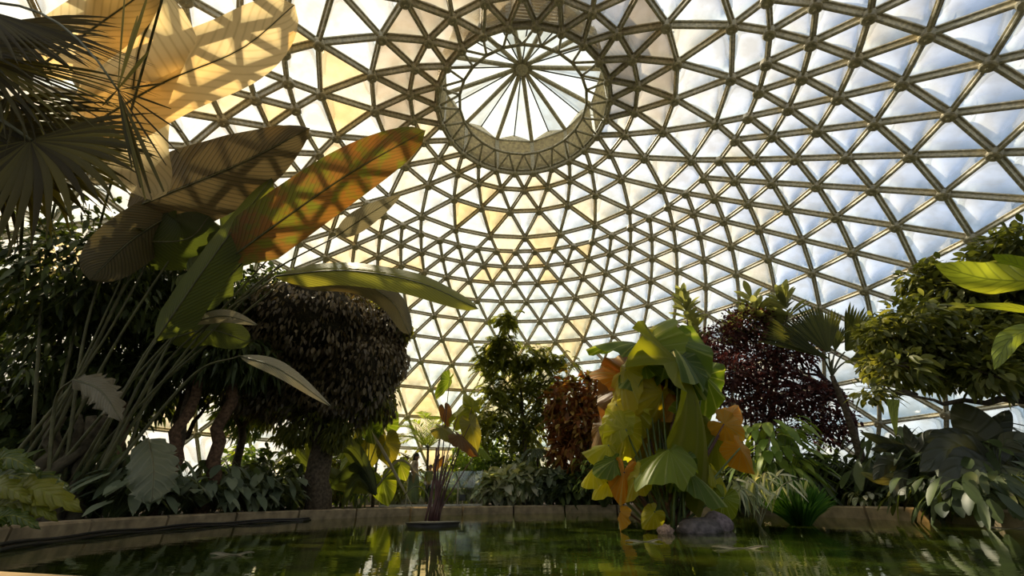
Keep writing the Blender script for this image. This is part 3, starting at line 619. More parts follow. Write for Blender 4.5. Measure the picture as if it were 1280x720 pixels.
# stones
def rock(label, p, r, mat, name='rock', group=None):
    q = MB(); n1, n2 = 9, 14; V = [];
    for i in range(n1+1):
        for j in range(n2):
            th, ph = PI*i/n1, 2*PI*j/n2; d = np.array([math.sin(th)*math.cos(ph), math.sin(th)*math.sin(ph), math.cos(th)])
            k = 1+.14*math.sin(3*d[0]+5*d[1]+r[0]*40)+.1*math.sin(7*d[1]-4*d[2]+r[1]*30)+.05*math.sin(13*d[0]+9*d[2]); V.append(np.asarray(p)+d*np.asarray(r)*k)
    q.add(V, [(i*n2+j, i*n2+(j+1) % n2, (i+1)*n2+(j+1) % n2, (i+1)*n2+j) for i in range(n1) for j in range(n2)])
    o = q.build(name, mat, origin=p); return tagd(o, label, 'rock', group)
ROCK = plain('dark_rock', (.10, .08, .08), .6, var=.5, scale=12, bump=.8)
rock('large dark wet rock at the foot of the giant taro', PX(862, 6.7, .02), (.30, .22, .16), ROCK)
rock('smaller purple grey rock behind the large dark wet rock', PX(884, 7.0, .06), (.20, .16, .16), plain('mauve_rock', (.20, .15, .16), .7, var=.4, scale=20, bump=.7))
rock('pale pebbly lump beside the taro rootstock', PX(822, 6.5, .02), (.10, .09, .09), plain('pale_rock', (.38, .25, .19), .8, var=.4, scale=26, bump=.7))
# floating twigs / leaves
for (x, y, l_, rz, lab) in [(805, 676, .42, .1, 'long pale fallen leaf floating left of the dark rock'), (900, 654, .26, .05, 'short pale fallen leaf floating right of the rocks'), (1262, 660, .6, 0, 'thin pale stick floating near the right kerb'),
        (925, 684, .5, -.15, 'grey curled twig floating in front of the rush clump'), (290, 692, .4, .1, 'pale stick floating by the left kerb'), (960, 654, .2, .6, 'small forked twig floating below the willow leaved plant')]:
    d = ray(x, y); p = CAM+d*(-(CAM[2]-.012)/d[2]); q = MB(); a = np.array([math.cos(rz), math.sin(rz), 0])
    V = [p+a*l_*(u-.5)+np.array([0, 0, .012*math.sin(u*9)]) for u in np.linspace(0, 1, 8)]
    paddle(q, V, .035, 8, 4, .3, prof='lance', side=(-a[1], a[0], .3)); tube(q, V, .006, 5)
    o = q.build('floating_leaf' if 'leaf' in lab else 'floating_twig', BAN_DRY, origin=p); tagd(o, lab, 'leaf' if 'leaf' in lab else 'twig')
# pipes along the left kerb
for k, (rr, zz, lab) in enumerate([(PR-.05, .05, 'upper black pipe running along the left kerb'), (PR-.13, .015, 'lower black pipe running along the left kerb at the waterline')]):
    q = MB(); a = np.linspace(math.radians(232), math.radians(150), 40); tube(q, np.stack([PC[0]+rr*np.cos(a), PC[1]+rr*np.sin(a), zz+.012*np.sin(a*23)], -1), .02, 8)
    o = q.build('water_pipe', plain('black_pipe', (.03, .028, .028), .3), origin=(PC[0]-PR, PC[1], 0)); tagd(o, lab, 'pipe')

# ================================================================ bird of paradise on the left (big paddle leaves)
tb = P(70, 622, 7.3)
t = empty('giant_bird_of_paradise', tb, 'giant banana-like plant with long paddle leaves leaning over the left bank', 'plant')
def big(pts, wpx, mat, base=None, fold=.25, twist=.0, tear=0, prof='paddle', tone=.5, sr=.03, name='leaf', wave=.03, mids=None, tt=None):
    w = [P(*p) for p in pts]; q = MB(); paddle(q, w, pxsize(wpx/2, w[len(w)//2]), fold=fold, twist=twist, tear=tear, prof=prof, tone=tone, wave=wave)
    lf = q.build(name, mat, tt or t); c = thru(w, 14); q = MB(); tube(q, c, np.linspace(sr*.6, .006, 14), 6); m_ = q.build('midrib', STEMO, lf)
    if base is not None:
        b = [P(*p) for p in base]+[w[0]]; q = MB(); tube(q, thru(b, 16), np.linspace(sr*1.0, sr*.55, 16), 8); q.build('leaf_stalk', STEMO, tt or t)
    return lf
big([(95, 168, 4.6), (200, 105, 4.5), (300, 62, 4.4), (368, 6, 4.3)], 78, BAN_GLARE, [(40, 560, 7.3), (60, 300, 7.0)], tone=.5, fold=.2, tear=.0)
big([(160, 262, 6.2), (235, 232, 6.0), (310, 200, 5.8), (387, 160, 5.6)], 100, BAN_DARK, [(80, 600, 7.3), (110, 400, 6.8)], fold=.35, twist=.25, prof='point')
big([(285, 325, 6.6), (360, 270, 6.4), (440, 215, 6.2), (532, 163, 6.0)], 66, BAN_RED, [(100, 600, 7.3), (190, 430, 7)], fold=.22, sr=.035)
big([(420, 296, 8.6), (455, 272, 8.5), (502, 243, 8.4)], 26, BAN_DRY, [(250, 420, 8.4), (340, 340, 8.5)], prof='lance')
big([(345, 345, 7.2), (430, 338, 6.9), (520, 352, 6.6), (598, 386, 6.4)], 36, BANANA, [(110, 600, 7.4), (220, 440, 7.4)], fold=.5, twist=.5, tone=.9)
big([(195, 425, 6.6), (260, 330, 6.4), (340, 222, 6.2)], 46, BANANA, [(90, 600, 7.3)], fold=.6, twist=.5, tone=.4)
big([(232, 392, 6.9), (290, 300, 6.9), (338, 238, 6.9)], 62, BANANA, [(120, 600, 7.3)], fold=.4, twist=.2, tone=.2, tear=.25)
big([(225, 262, 6.5), (165, 300, 6.3), (112, 350, 6.2)], 62, BAN_DARK, [(60, 560, 7.2), (170, 330, 6.8)], fold=.3, tone=.8)
big([(150, 300, 6.6), (230, 300, 6.5), (262, 270, 6.5)], 74, BANANA, None, fold=.3, tone=.0)
big([(300, 445, 7.2), (350, 462, 7.0), (414, 508, 6.8)], 19, BAN_DRY, [(130, 600, 7.3), (240, 470, 7.4)], prof='lance', fold=.4, tone=1)
big([(236, 404, 7.2), (280, 395, 7.0), (322, 406, 6.9)], 17, BAN_DRY, [(120, 600, 7.3), (180, 470, 7.3)], prof='lance', fold=.4, tone=.6)
big([(92, 474, 6.4), (125, 488, 6.3), (152, 526, 6.2)], 44, BAN_DRY, [(60, 600, 7.1), (70, 500, 6.8)], prof='point', fold=.4, tone=.0, tear=.5, wave=.14)
big([(210, 425, 7.6), (260, 412, 7.5), (312, 428, 7.4)], 40, BANANA, [(150, 590, 7.8)], fold=.3, tone=.1)
big([(205, -10, 4.9), (172, 70, 5.0), (165, 170, 5.1), (190, 250, 5.2)], 84, BAN_GLARE, [(60, 560, 7.5), (120, 300, 7.6)], fold=.15, tone=.9, twist=.3)
big([(40, 90, 5.0), (110, 40, 4.9), (195, -20, 4.8)], 62, BAN_GLARE, [(20, 400, 7.6)], fold=.2, tone=.7)
big([(355, 350, 7.9), (440, 352, 7.8), (488, 375, 7.7), (512, 418, 7.6)], 30, BAN_DARK, [(200, 480, 7.9)], fold=.5, tone=1.0)
big([(185, 548, 6.9), (192, 585, 6.6), (190, 628, 6.5)], 54, leafmat('leaf_hanging', [(.12, .14, .09), (.15, .17, .11), (.2, .22, .14)], .2, vein=(.24, .26, .18), veinf=26), None, fold=.35, name='drooping_leaf', wave=.16, tear=.25)
for (a, b, c) in [((30, 600, 7.3), (150, 370, 6.9), (215, 215, 6.6)), ((50, 610, 7.3), (150, 420, 7), (262, 252, 6.7)), ((80, 610, 7.4), (200, 480, 7.3), (350, 330, 7.1)), ((20, 590, 7.1), (90, 480, 7), (160, 330, 6.7)), ((110, 610, 7.5), (240, 430, 7.4), (390, 265, 7.2)), ((60, 600, 7.2), (170, 470, 7.1), (330, 300, 6.9)), ((10, 580, 7), (120, 440, 7), (200, 300, 6.8))]:
    q = MB(); tube(q, thru([P(*a), P(*b), P(*c)], 14), np.linspace(.034, .012, 14), 7); q.build('leaf_stalk', STEMO, t)
q = MB(); 
for k in range(5): limb(q, tb+[rng.normal(0, .3), rng.normal(0, .2), -.5], P(60+k*18, 520, 7.3), .14, .07)
q.build('trunk', plain('banana_trunk', (.10, .085, .055), .9, var=.4, scale=10, bump=.7), t)

# ================================================================ fan palm hanging in from the upper left corner
crown = P(-190, 60, 2.2)
t = empty('fan_palm', (crown[0], crown[1], .2), 'fan palm with drooping pleated leaves filling the upper left corner', 'palm')
q = MB(); limb(q, (crown[0], crown[1], .1), crown, .16, .13, .02, 10); q.build('trunk', BARK, t)
FP = [((38, 175, 2.4), (55, 330, 2.35), (0, -1, .3), 165, 34, 105, .55, .5, (.0, .7)), ((-25, 10, 2.15), (100, 95, 2.2), (.2, -.8, .6), 190, 26, 42, .45, .1, (0, .35)),
      ((-30, 70, 2.25), (120, 190, 2.35), (.1, -.9, .4), 205, 30, 52, .4, .18, (.05, .8)), ((25, 165, 2.6), (150, 215, 2.6), (0, -.9, .5), 150, 26, 60, .5, .3, (.1, 1)),
      ((-40, 150, 2.5), (20, 300, 2.45), (0, -1, .2), 190, 30, 75, .5, .35, (0, .6)), ((-20, 30, 2.6), (60, 170, 2.65), (0, -1, .2), 170, 28, 70, .6, .3, (0, .5)), ((-60, 60, 2.3), (70, 60, 2.3), (0, -1, .3), 190, 26, 60, .35, .3, (0, .5)), ((10, 120, 2.5), (130, 150, 2.5), (0, -.9, .4), 140, 24, 55, .35, .35, (.1, 1)), ((-30, 200, 2.6), (60, 300, 2.6), (0, -1, .3), 180, 26, 70, .4, .4, (.1, .9)), ((70, 150, 2.9), (150, 240, 2.9), (0, -1, .3), 110, 20, 60, .35, .5, (.2, 1)),
      ((20, 190, 2.8), (90, 300, 2.75), (.2, -1, .2), 165, 28, 80, .5, .4, (.3, 1))]
for k, (h, e_, nn_, Lp, n, spd, jn, dr, tn) in enumerate(FP):
    hp = P(*h); q = MB(); fan(q, hp, P(*e_)-hp, nn_, pxsize(Lp, hp), n, spd, jn, dr, tone=tn); lf = q.build('fan_leaf', FANM, t)
    q = MB(); tube(q, bez(crown, (crown+hp)/2+[0, 0, .2], hp, 10), np.linspace(.03, .015, 10), 6); q.build('leaf_stalk', STEMO, t)
hp = P(147, 112, 2.4); q = MB()
for (x, y, wd, tn) in [(157, -20, .020, .9), (172, 20, .034, 1), (186, -10, .036, .9), (186, 64, .034, .8), (206, 104, .016, .2), (214, 136, .014, .1), (228, 166, .012, .05), (224, 192, .012, .05), (208, 207, .014, .1), (205, 240, .03, .5), (188, 242, .03, .3), (176, 235, .028, .2), (182, 250, .026, .7), (165, 210, .026, .4), (128, 132, .022, .5)]:
    e_ = P(x, y, 2.4+rng.normal(0, .04)); d = e_-hp; ln = np.linalg.norm(d); V = []
    sd = nrm(np.cross(d, VIEW)); ks = 6
    for i in range(ks+1):
        u = i/ks; hw = wd*.66*(.25+.75*min(1, u*2.2))*(1 if u < .7 else 1-.6*(u-.7)/.3); c = hp+d*u; V += [c-sd*hw, c+nrm(VIEW)*hw*.5, c, c+nrm(VIEW)*hw*.5, c+sd*hw]
    q.add(V, [(5*i+j, 5*i+5+j, 5*i+6+j, 5*i+1+j) for i in range(ks) for j in range(4)], tn)
q.build('fan_leaf', FANM, t); q = MB(); tube(q, bez(crown, P(40, -60, 2.25), hp, 12), np.linspace(.02, .01, 12), 6); q.build('leaf_stalk', STEMO, t)

# ================================================================ vine covered mass
vb = PX(405, 12.2, .2)
vc = P(405, 440, 12.0)
t = empty('vine_covered_tree', vb, 'rounded tree smothered in brown hanging creeper behind the left kerb', 'tree')
q = MB(); f0 = P(400, 500, 12.1); limb(q, vb-[0, 0, .1], f0, .35, .28, .05, 8, 12)
VB = [(P(420, 425, 12, 2.15), (1.75, 1.5, 1.35)), (P(385, 400, 12.3, 2.15), (1.9, 1.6, 1.3)), (P(455, 460, 11.8, 2.15), (1.15, 1.2, 1.55)), (P(345, 440, 12.4, 2.15), (1.5, 1.4, 1.7)), (P(400, 480, 12, 2.15), (1.6, 1.3, 1.1)), (P(478, 425, 11.9, 2.15), (.75, .9, 1.1))]
for c, r_ in VB: limb(q, f0, c, .16, .05)
q.build('trunk', BARK, t)
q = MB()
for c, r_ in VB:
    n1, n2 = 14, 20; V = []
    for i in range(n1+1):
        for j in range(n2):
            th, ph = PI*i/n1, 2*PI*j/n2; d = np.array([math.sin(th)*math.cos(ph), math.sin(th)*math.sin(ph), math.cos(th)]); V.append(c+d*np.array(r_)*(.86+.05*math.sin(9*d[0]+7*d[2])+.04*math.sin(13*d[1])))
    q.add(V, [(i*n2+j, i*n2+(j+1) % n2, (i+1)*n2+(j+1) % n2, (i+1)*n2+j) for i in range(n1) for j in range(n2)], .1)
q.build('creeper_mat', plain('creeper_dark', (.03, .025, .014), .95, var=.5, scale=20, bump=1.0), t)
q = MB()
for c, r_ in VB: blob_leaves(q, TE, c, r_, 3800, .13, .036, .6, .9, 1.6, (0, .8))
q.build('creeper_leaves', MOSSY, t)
q = MB()
for (x, y, r_) in [(470, 385, .55), (500, 410, .4), (440, 372, .5)]: blob_leaves(q, TE, P(x, y, 11.8), r_, 420, .12, .035, .5, .5, .4, (.2, 1))
for (x, y, r_) in [(340, 505, .8), (395, 520, .9), (440, 515, .7), (470, 500, .6), (370, 540, .5), (420, 545, .4), (310, 480, .7)]: blob_leaves(q, TL, P(x, y, 11.9), (r_, r_, r_*.8), 520, .16, .03, .6, .3, 1.2, (.1, .9))
q.build('hanging_foliage', G_OLIVE, t)

# ================================================================ dark trees on the left bank
DT = [(55, 575, 10.0, [(60, 420, 10, 1.9), (20, 470, 9.6, 1.8), (100, 360, 10.4, 1.6)], 'dense dark tree at the far left behind the banana-like stems'),
      (150, 590, 11.2, [(150, 430, 11, 1.6), (190, 380, 11.3, 1.4), (120, 500, 10.8, 1.4)], 'dark leafy tree with drooping twigs second from the left edge'),
      (225, 600, 12.0, [(232, 430, 12, 1.5), (262, 350, 12.4, 1.4), (205, 480, 11.5, 1.2), (290, 470, 12.5, 1.1)], 'dark tree with a leaning reddish trunk left of the creeper covered tree'),
      (20, 590, 8.8, [(10, 530, 8.8, 1.1), (60, 560, 8.9, .9)], 'low dark bush against the left edge behind the variegated plant'),
      (130, 320, 13.5, [(120, 320, 13.5, 1.7), (190, 320, 13.3, 1.2), (60, 340, 13.3, 1.6), (220, 375, 13, 1.1)], 'tall dark tree against the glazing above the left bank'),
      (300, 590, 13.2, [(300, 400, 13.4, 1.3), (340, 370, 13.6, 1.1), (310, 510, 13, .9)], 'olive green tree showing between the big paddle leaves')]
for x, y, Y, bl, lab in DT:
    b = PX(x, Y, .2); bb = [(P(a, c, d), (r_, r_, r_*.85)) for a, c, d, r_ in bl]; fk = np.array([*(np.mean([c[0][:2] for c in bb], 0)*.5+b[:2]*.5), bb[0][0][2]*.45])
    tree('shade_tree', lab, 'tree', b, fk, bb, TL, 5200, .24, .042, G_DARK if 'olive' not in lab else G_MID, r=.14, shell=.2, hang=.5, tone=(0, 1), group='dark trees on the left bank')
# feather palms in the dark
def palm(name, label, b, cr_, fr, ln=.4, wd=.02, mat=G_MID, r=.09, n=28, tone=(.2, .8), group=None, droop=.4, up=.5, bark=BARK, ang=55):
    b = np.asarray(b, float); cr_ = np.asarray(cr_, float); t = empty(name, b, label, 'palm', group); q = MB(); limb(q, b-[0, 0, .1], cr_, r, r*.7, .02, 8, 10); q.build('trunk', bark, t)
    for e_ in fr:
        e_ = np.asarray(e_, float); L_ = np.linalg.norm(e_-cr_); q = MB(); s = MB(); frond(q, s, [cr_, (cr_*.5+e_*.5)+[0, 0, L_*up*.4], e_], n, ln, wd, ang, droop, tone=tone); q.build('frond', mat, t); s.build('frond_rib', STEMO, t)
    return t
def around(c, n, rr, dz, j=.25, a0=0): return [inside(np.asarray(c)+[rr*math.cos(a0+2*PI*k/n), rr*math.sin(a0+2*PI*k/n), dz+rng.normal(0, j)], .9) for k in range(n)]
c = P(240, 470, 9.6); palm('feather_palm', 'dark feather palm behind the banana-like stems, under the creeper tree', PX(225, 9.7, .2), c, around(c, 12, 1.5, -.2), .42, .018, G_DARK, .1)
c = P(110, 470, 9.0); palm('feather_palm', 'dark feather palm with ragged fronds near the left edge', PX(110, 9.2, .2), c, around(c, 12, 1.5, -.1), .42, .018, G_DARK, .1)
c = P(535, 560, 16.6); palm('areca_palm', 'bright green feathery palm behind the standing woman', PX(535, 16.8, .2), c, around(c, 16, 1.5, .75, .3), .55, .02, G_LIGHT, .06, 30, (.3, 1), None, .3)
c = P(470, 575, 16.0); palm('areca_palm', 'lighter feathery palm to the left of the standing woman', PX(470, 16.2, .2), c, around(c, 12, 1.3, .8, .3), .45, .02, G_OLIVE, .06, 26, (.3, 1), None, .3)
c = P(672, 562, 15.9); palm('small_fan_palm', 'small grey palm under the feathery central tree', PX(672, 16, .2), c, around(c, 11, .7, -.45, .1), .3, .03, G_GREY, .05, 12, (.1, .6), None, .6)
# leaning trunks lower left
for (a, b_, r_, lab) in [((205, 610, 9.0), (262, 440, 9.4), .13, 'reddish leaning palm trunk left of the creeper covered tree'), ((262, 600, 9.6), (300, 450, 10), .16, 'thick dark trunk beside the reddish leaning trunk'), ((175, 600, 8.8), (150, 470, 9.2), .1, 'slim bare trunk behind the drooping grey leaf')]:
    q = MB(); w0 = P(*a); w0[2] = .1; limb(q, w0, P(*b_), r_, r_*.75, .06, 10, 10)
    c = P(*b_)
    o = empty('leafy_trunk', w0, lab, 'tree'); q.build('trunk', plain('bark_red', (.13, .075, .045), .9, var=.5, scale=16, bump=.9), o)
    q = MB(); blob_leaves(q, TL, c, (1.0, 1.0, .6), 1100, .3, .04, .7, .2, .8); q.build('foliage', G_DARK, o)

# ================================================================ left bank edge planting
LB = [(28, 4.9, 'glossy'), (140, 6.6, 'grey'), (175, 7.3, 'grey'), (215, 7.6, 'grey'), (250, 8.6, 'grey'), (282, 9.4, 'grey'), (310, 10.0, 'grey'), (338, 10.8, 'grey'), (365, 11.6, 'dark'), (120, 7.4, 'dark'), (235, 9.6, 'dark'), (290, 10.8, 'dark'), (90, 6.4, 'dark')]
LN = {'140': 'grey-green arrowhead clump just right of the yellow variegated plant', '175': 'grey-green arrowhead clump below the big drooping grey leaf', '215': 'grey-green arrowhead clump spilling over the kerb below the reddish leaning trunks', '250': 'arrowhead clump with a long narrow leaf touching the kerb', '282': 'arrowhead clump in the middle of the left kerb',
      '310': 'arrowhead clump spilling leaves over the kerb under the creeper tree', '338': 'smaller arrowhead clump at the far end of the left kerb', '365': 'dark low clump where the left kerb meets the far kerb', '120': 'dark leafy clump behind the variegated plant', '235': 'dark clump behind the middle arrowhead plants', '290': 'dark clump below the creeper covered tree', '90': 'low dark clump directly behind the variegated leaves'}
def onrim(px, off=.6):                # ground point behind the kerb under picture column px (far side)
    d = ray(px, 640)[:2]; d = d/np.linalg.norm(d); o = CAM[:2]-PC; b = o@d; c = o@o-(PR+off)**2; s_ = -b+math.sqrt(b*b-c); return np.array([*(CAM[:2]+d*s_), .18])
for px_, Y, kd in LB[1:]:
    b = onrim(px_, .75 if kd == 'grey' else 1.5); lab = LN[str(px_)]
    if kd == 'grey': clump('arrowhead_clump', lab, 'plant', b, 46, THt, .27, .12, G_GREY, STEMG, .62, .72, .6, -.2, 'arrowhead plants along the left kerb', lean=(.25, -.1, 0))
    else: clump('shade_clump', lab, 'plant', b, 70, TO, .36, .07, G_DARK, STEMG, .8, 1.1, .6, .2, 'dark clumps behind the left kerb')
for k, (px_, lab) in enumerate([(155, 'broad pale leaf plant behind the left kerb near the drooping leaf'), (262, 'broad dull leaf plant behind the middle of the left kerb'), (325, 'broad dull leaf plant below the right of the creeper tree')]):
    clump('philodendron', lab, 'plant', onrim(px_, 1.1), 34, TE, .42, .09, G_GREY, STEMG, .8, 1.0, .7, .1, None, (.0, .6))
# variegated plant at the far left
tb = PX(10, 5.0, .2)
t = empty('variegated_shrub', tb, 'yellow and green variegated plant at the lower left corner by the kerb', 'plant')
for (pts, wpx, tn) in [([(-20, 585, 4.9), (10, 572, 4.7), (45, 590, 4.6)], 34, .5), ([(-10, 625, 4.8), (45, 612, 4.6), (102, 638, 4.5)], 46, 1), ([(-20, 600, 5), (20, 595, 4.8), (58, 622, 4.7)], 48, .3), ([(-20, 640, 4.7), (30, 628, 4.6), (72, 650, 4.5)], 34, .8), ([(-30, 630, 4.8), (0, 640, 4.6), (35, 655, 4.5)], 30, .6), ([(0, 610, 5), (50, 600, 5), (88, 618, 4.9)], 36, .2), ([(-25, 612, 4.7), (5, 608, 4.6), (40, 628, 4.5)], 34, .9), ([(-20, 655, 4.5), (15, 644, 4.5), (50, 660, 4.4)], 26, .4)]:
    w = [P(*p) for p in pts]; q = MB(); paddle(q, w, pxsize(wpx/2, w[1]), 22, 10, .3, tear=.5, wave=.2, tone=tn, twist=.3, prof='point'); q.build('leaf', VARIEG, t)
    q = MB(); tube(q, bez(tb, (tb+w[0])/2+[0, 0, .1], w[0], 8), .012, 6); q.build('leaf_stalk', STEMG, t)

# ================================================================ far bank, left to right
def shrub(name, label, px_, Y, top, wpx, T, n, ln, wd, mat, cat='shrub', **k):
    b = PX(px_, Y, .2); tp = P(px_, top, Y); w = pxsize(wpx/2, tp); h = tp[2]
    return tree(name, label, cat, b, b+[0, 0, h*.35], [(b+[0, 0, h*.62], (w, w*.8, h*.42)), (b+[w*.35, .1, h*.45], (w*.7, w*.6, h*.38)), (b+[-w*.4, 0, h*.42], (w*.7, w*.6, h*.38))], T, n, ln, wd, mat, r=.05, **k)
# taro plants at px 390-500
tb = PX(450, 13.6, .2); t = empty('elephant_ear', tb, 'elephant ear plant with yellowing hanging leaves by the far left kerb', 'plant')
for (jx, jy, tx, ty, sz, m_, up) in [(462, 548, 456, 590, 56, TARO_BG, (.3, -.9, .2)), (482, 552, 486, 590, 46, TARO_BG, (-.2, -.9, .2)), (480, 530, 478, 510, 50, TARO, (0, -.9, .4)), (445, 545, 425, 560, 46, TARO, (0, -.6, .8)), (440, 570, 420, 590, 44, TARO, (-.2, -.8, .5)), (478, 600, 484, 630, 44, TARO, (.1, -.9, .3)), (460, 530, 470, 545, 40, TARO, (0, -.5, .9)), (500, 580, 512, 610, 30, TARO, (.2, -.9, .3))]:
    p = P(jx, jy, 13.6); joint_leaf(t, p, P(tx, ty, 13.5), pxsize(sz*.68, p), m_, up, tb+[rng.normal(0, .1), 0, 0], STEMG, .025)
tb = PX(475, 13.0, .1); t = empty('strap_leaved_plant', tb, 'arching strap leaves and pale stalks leaning over the far left kerb', 'plant')
for (pts, wpx, m_, tn) in [([(470, 615, 13), (440, 560, 13), (392, 575, 13)], 16, BANANA, .4), ([(470, 615, 13), (420, 540, 13.2), (372, 545, 13.2)], 18, BANANA, .2), ([(465, 540, 13), (485, 575, 12.9), (520, 642, 12.6)], 4, BAN_DRY, 1), ([(470, 620, 13), (450, 585, 13), (408, 610, 13)], 18, BANANA, .0), ([(472, 618, 13), (446, 600, 13), (425, 640, 12.9)], 14, BANANA, .3), ([(470, 610, 13), (500, 575, 13), (530, 600, 13)], 3, BAN_DRY, .8), ([(470, 615, 13.1), (400, 590, 13.2), (350, 540, 13.3)], 22, BANANA, .5), ([(398, 520, 13), (395, 560, 13), (400, 600, 13)], 26, BANANA, .6)]:
    w = [P(*p) for p in pts]; q = MB(); paddle(q, w, pxsize(wpx/2, w[1]), 16, 4, .5, prof='lance', tone=tn); q.build('leaf', m_, t)
FB = [('croton_shrub', 395, 15.5, 560, 70, TO, 900, .3, .06, G_OLIVE, 'olive broad leaved shrub at the left end of the far bank'),
      ('broadleaf_shrub', 345, 13.6, 575, 80, TO, 1200, .34, .06, G_DARK, 'dark shrub under the creeper covered tree behind the kerb'),
      ('broadleaf_shrub', 430, 16.5, 545, 60, TE, 1000, .26, .06, G_LIGHT, 'bright backlit shrub left of the yellowing elephant ears'),
      ('broadleaf_shrub', 285, 14.6, 560, 60, TO, 900, .34, .07, G_LIGHT, 'bright green shrub glimpsed between the dark left trunks'),
      ('broadleaf_shrub', 500, 19.0, 560, 60, TE, 1000, .22, .05, G_OLIVE, 'small leaved shrub against the glazing left of the areca palm'),
      ('broadleaf_shrub', 600, 18.6, 545, 70, TE, 1300, .22, .06, G_LIGHT, 'bright shrub directly left of the feathery central tree'),
      ('broadleaf_shrub', 640, 17.4, 560, 70, TE, 1300, .22, .06, G_MID, 'mid green shrub at the foot of the feathery central tree'),
      ('broadleaf_shrub', 590, 17.2, 555, 60, TE, 1300, .16, .05, G_LIGHT, 'bright small leaved shrub between the slim taro and the feathery tree'),
      ('broadleaf_shrub', 560, 18.8, 590, 60, TE, 900, .2, .04, G_LIGHT, 'low yellow green shrub behind the glass balustrade'),
      ('arrowhead_shrub', 625, 15.6, 592, 50, THt, 420, .25, .11, G_PALE, 'pale heart leaved shrub beside the end of the glass balustrade'),
      ('arrowhead_shrub', 655, 15.6, 585, 52, THt, 460, .25, .11, G_PALE, 'pale heart leaved shrub in the middle of the far kerb'),
      ('arrowhead_shrub', 690, 15.6, 590, 52, THt, 460, .25, .11, G_GREY, 'grey heart leaved shrub under the reddish croton'),
      ('broadleaf_shrub', 725, 15.3, 590, 64, TO, 900, .3, .07, G_DARK, 'dark shrub between the croton and the giant taro'),
      ('broadleaf_shrub', 775, 15.2, 560, 80, TO, 1000, .3, .07, G_DARK, 'dark shrub behind the giant taro'),
      ('broadleaf_shrub', 830, 14.8, 545, 90, TO, 1100, .3, .07, G_DARK, 'tall dark shrub hidden behind the giant taro stalks'),
      ('broadleaf_shrub', 890, 14.2, 540, 90, TO, 1100, .3, .07, G_MID, 'green shrub below the maroon tree'),
      ('broadleaf_shrub', 660, 18.5, 500, 60, TE, 900, .22, .05, G_OLIVE, 'olive shrub rising behind the feathery central tree'),
      ('broadleaf_shrub', 930, 12.3, 590, 80, TO, 700, .3, .06, G_DARK, 'low dark shrub behind the willow leaved pond plant'),
      ('broadleaf_shrub', 1000, 12.3, 575, 80, TO, 900, .3, .06, G_DARK, 'dark shrub behind the rush clump'),
      ('broadleaf_shrub', 1055, 12.2, 580, 70, TO, 800, .28, .06, G_DARK, 'dark shrub under the leaning maroon trunk'),
      ]
for nm, x, Y, top, wpx, T, n, ln, wd, m_, lab in FB: shrub(nm, lab, x, Y, top, wpx, T, n, ln, wd, m_, shell=.25, hang=.3, tone=(0, 1), fold=-.15 if T is THt else .2)
# feathery central tree
def pinnate_spray(q, s, p, d, n=9, ln=.16, wd=.03, L_=.7, tone=(.2, .9)):
    d = nrm(d); e_ = p+d*L_+np.array([0, 0, -L_*.45]); frond(q, s, [p, p+d*L_*.55+np.array([0, 0, -.05*L_]), e_], n, ln, wd, 60, .55, TE, tone, .006)
b = PX(655, 16.6, .2); t = empty('feathery_tree', b, 'slender drooping tree with fine compound leaves rising at the far bank centre', 'tree'); q = MB(); s = MB(); k_ = MB()
limb(k_, b-[0, 0, .1], P(648, 470, 16.8), .09, .05); limb(k_, P(648, 470, 16.8), P(632, 395, 17), .05, .015)
for (x, y, rr, n) in [(632, 398, .35, 26), (628, 430, .6, 44), (615, 455, .7, 46), (650, 455, .8, 50), (672, 445, .75, 40), (620, 490, .8, 46), (655, 490, 1.0, 60), (690, 480, .7, 34), (625, 525, .85, 46), (665, 525, .8, 36), (700, 450, .5, 20), (605, 520, .5, 24), (650, 545, .8, 30), (600, 545, .5, 20), (690, 510, .7, 26), (612, 440, .45, 16)]:
    c = P(x, y, 16.8+rng.normal(0, .2)); limb(k_, P(648, min(560, y+40), 16.8), c, .02, .006, .1, 5, 5)
    for j in range(int(n*2.1)): pinnate_spray(q, s, c+rdir(1)[0]*rr*np.array([1, 1, .7])*rng.random()**.4, rdir(1)[0]*[1, 1, .4], 10, .17, .034, .6)
q.build('foliage', leafmat('leaf_feathery', [(.09, .12, .03), (.18, .21, .05), (.32, .34, .10)], .5), t); s.build('twigs', STEMO, t); k_.build('trunk', BARK, t)
# reddish croton
b = PX(725, 15.4, .2)
tree('croton_tree', 'tall croton with rusty brown drooping leaves left of the giant taro', 'shrub', b, P(728, 560, 15.5), [(P(x, y, 15.5+rng.normal(0, .2)), r_) for x, y, r_ in [(708, 500, .75), (740, 490, .6), (728, 530, .9), (750, 540, .7), (712, 560, .7), (745, 585, .6), (700, 530, .5), (765, 560, .45)]], TO, 3000, .32, .06, CROTON, r=.07, shell=.2, hang=.15, tone=(0, 1), droop=.4)
# croton top rosettes and light leaves
t = empty('croton_rosettes', PX(745, 15.0, .2), 'young croton with olive rosettes rising above the rusty croton', 'shrub'); q = MB(); s = MB()
for (x, y, r_, n) in [(737, 472, .45, 30), (752, 478, .35, 20), (718, 478, .45, 26), (708, 462, .35, 18), (765, 545, .4, 24), (700, 500, .3, 16)]:
    c = P(x, y, 15); tube(s, bez(PX(740, 15, .15), P(740, 560, 15), c, 8), np.linspace(.025, .01, 8), 6); d = rdir(n); d[:, 2] = np.abs(d[:, 2])*.8; scatter(q, TO, np.repeat(c[None], n, 0), d, [0, 0, 1], r_*(.7+.5*rng.random(n)), .065, .5, .3, rng.random(n))
q.build('foliage', leafmat('leaf_rosette', [(.20, .13, .04), (.26, .19, .06), (.24, .28, .07)], .4), t); s.build('stems', STEMO, t)
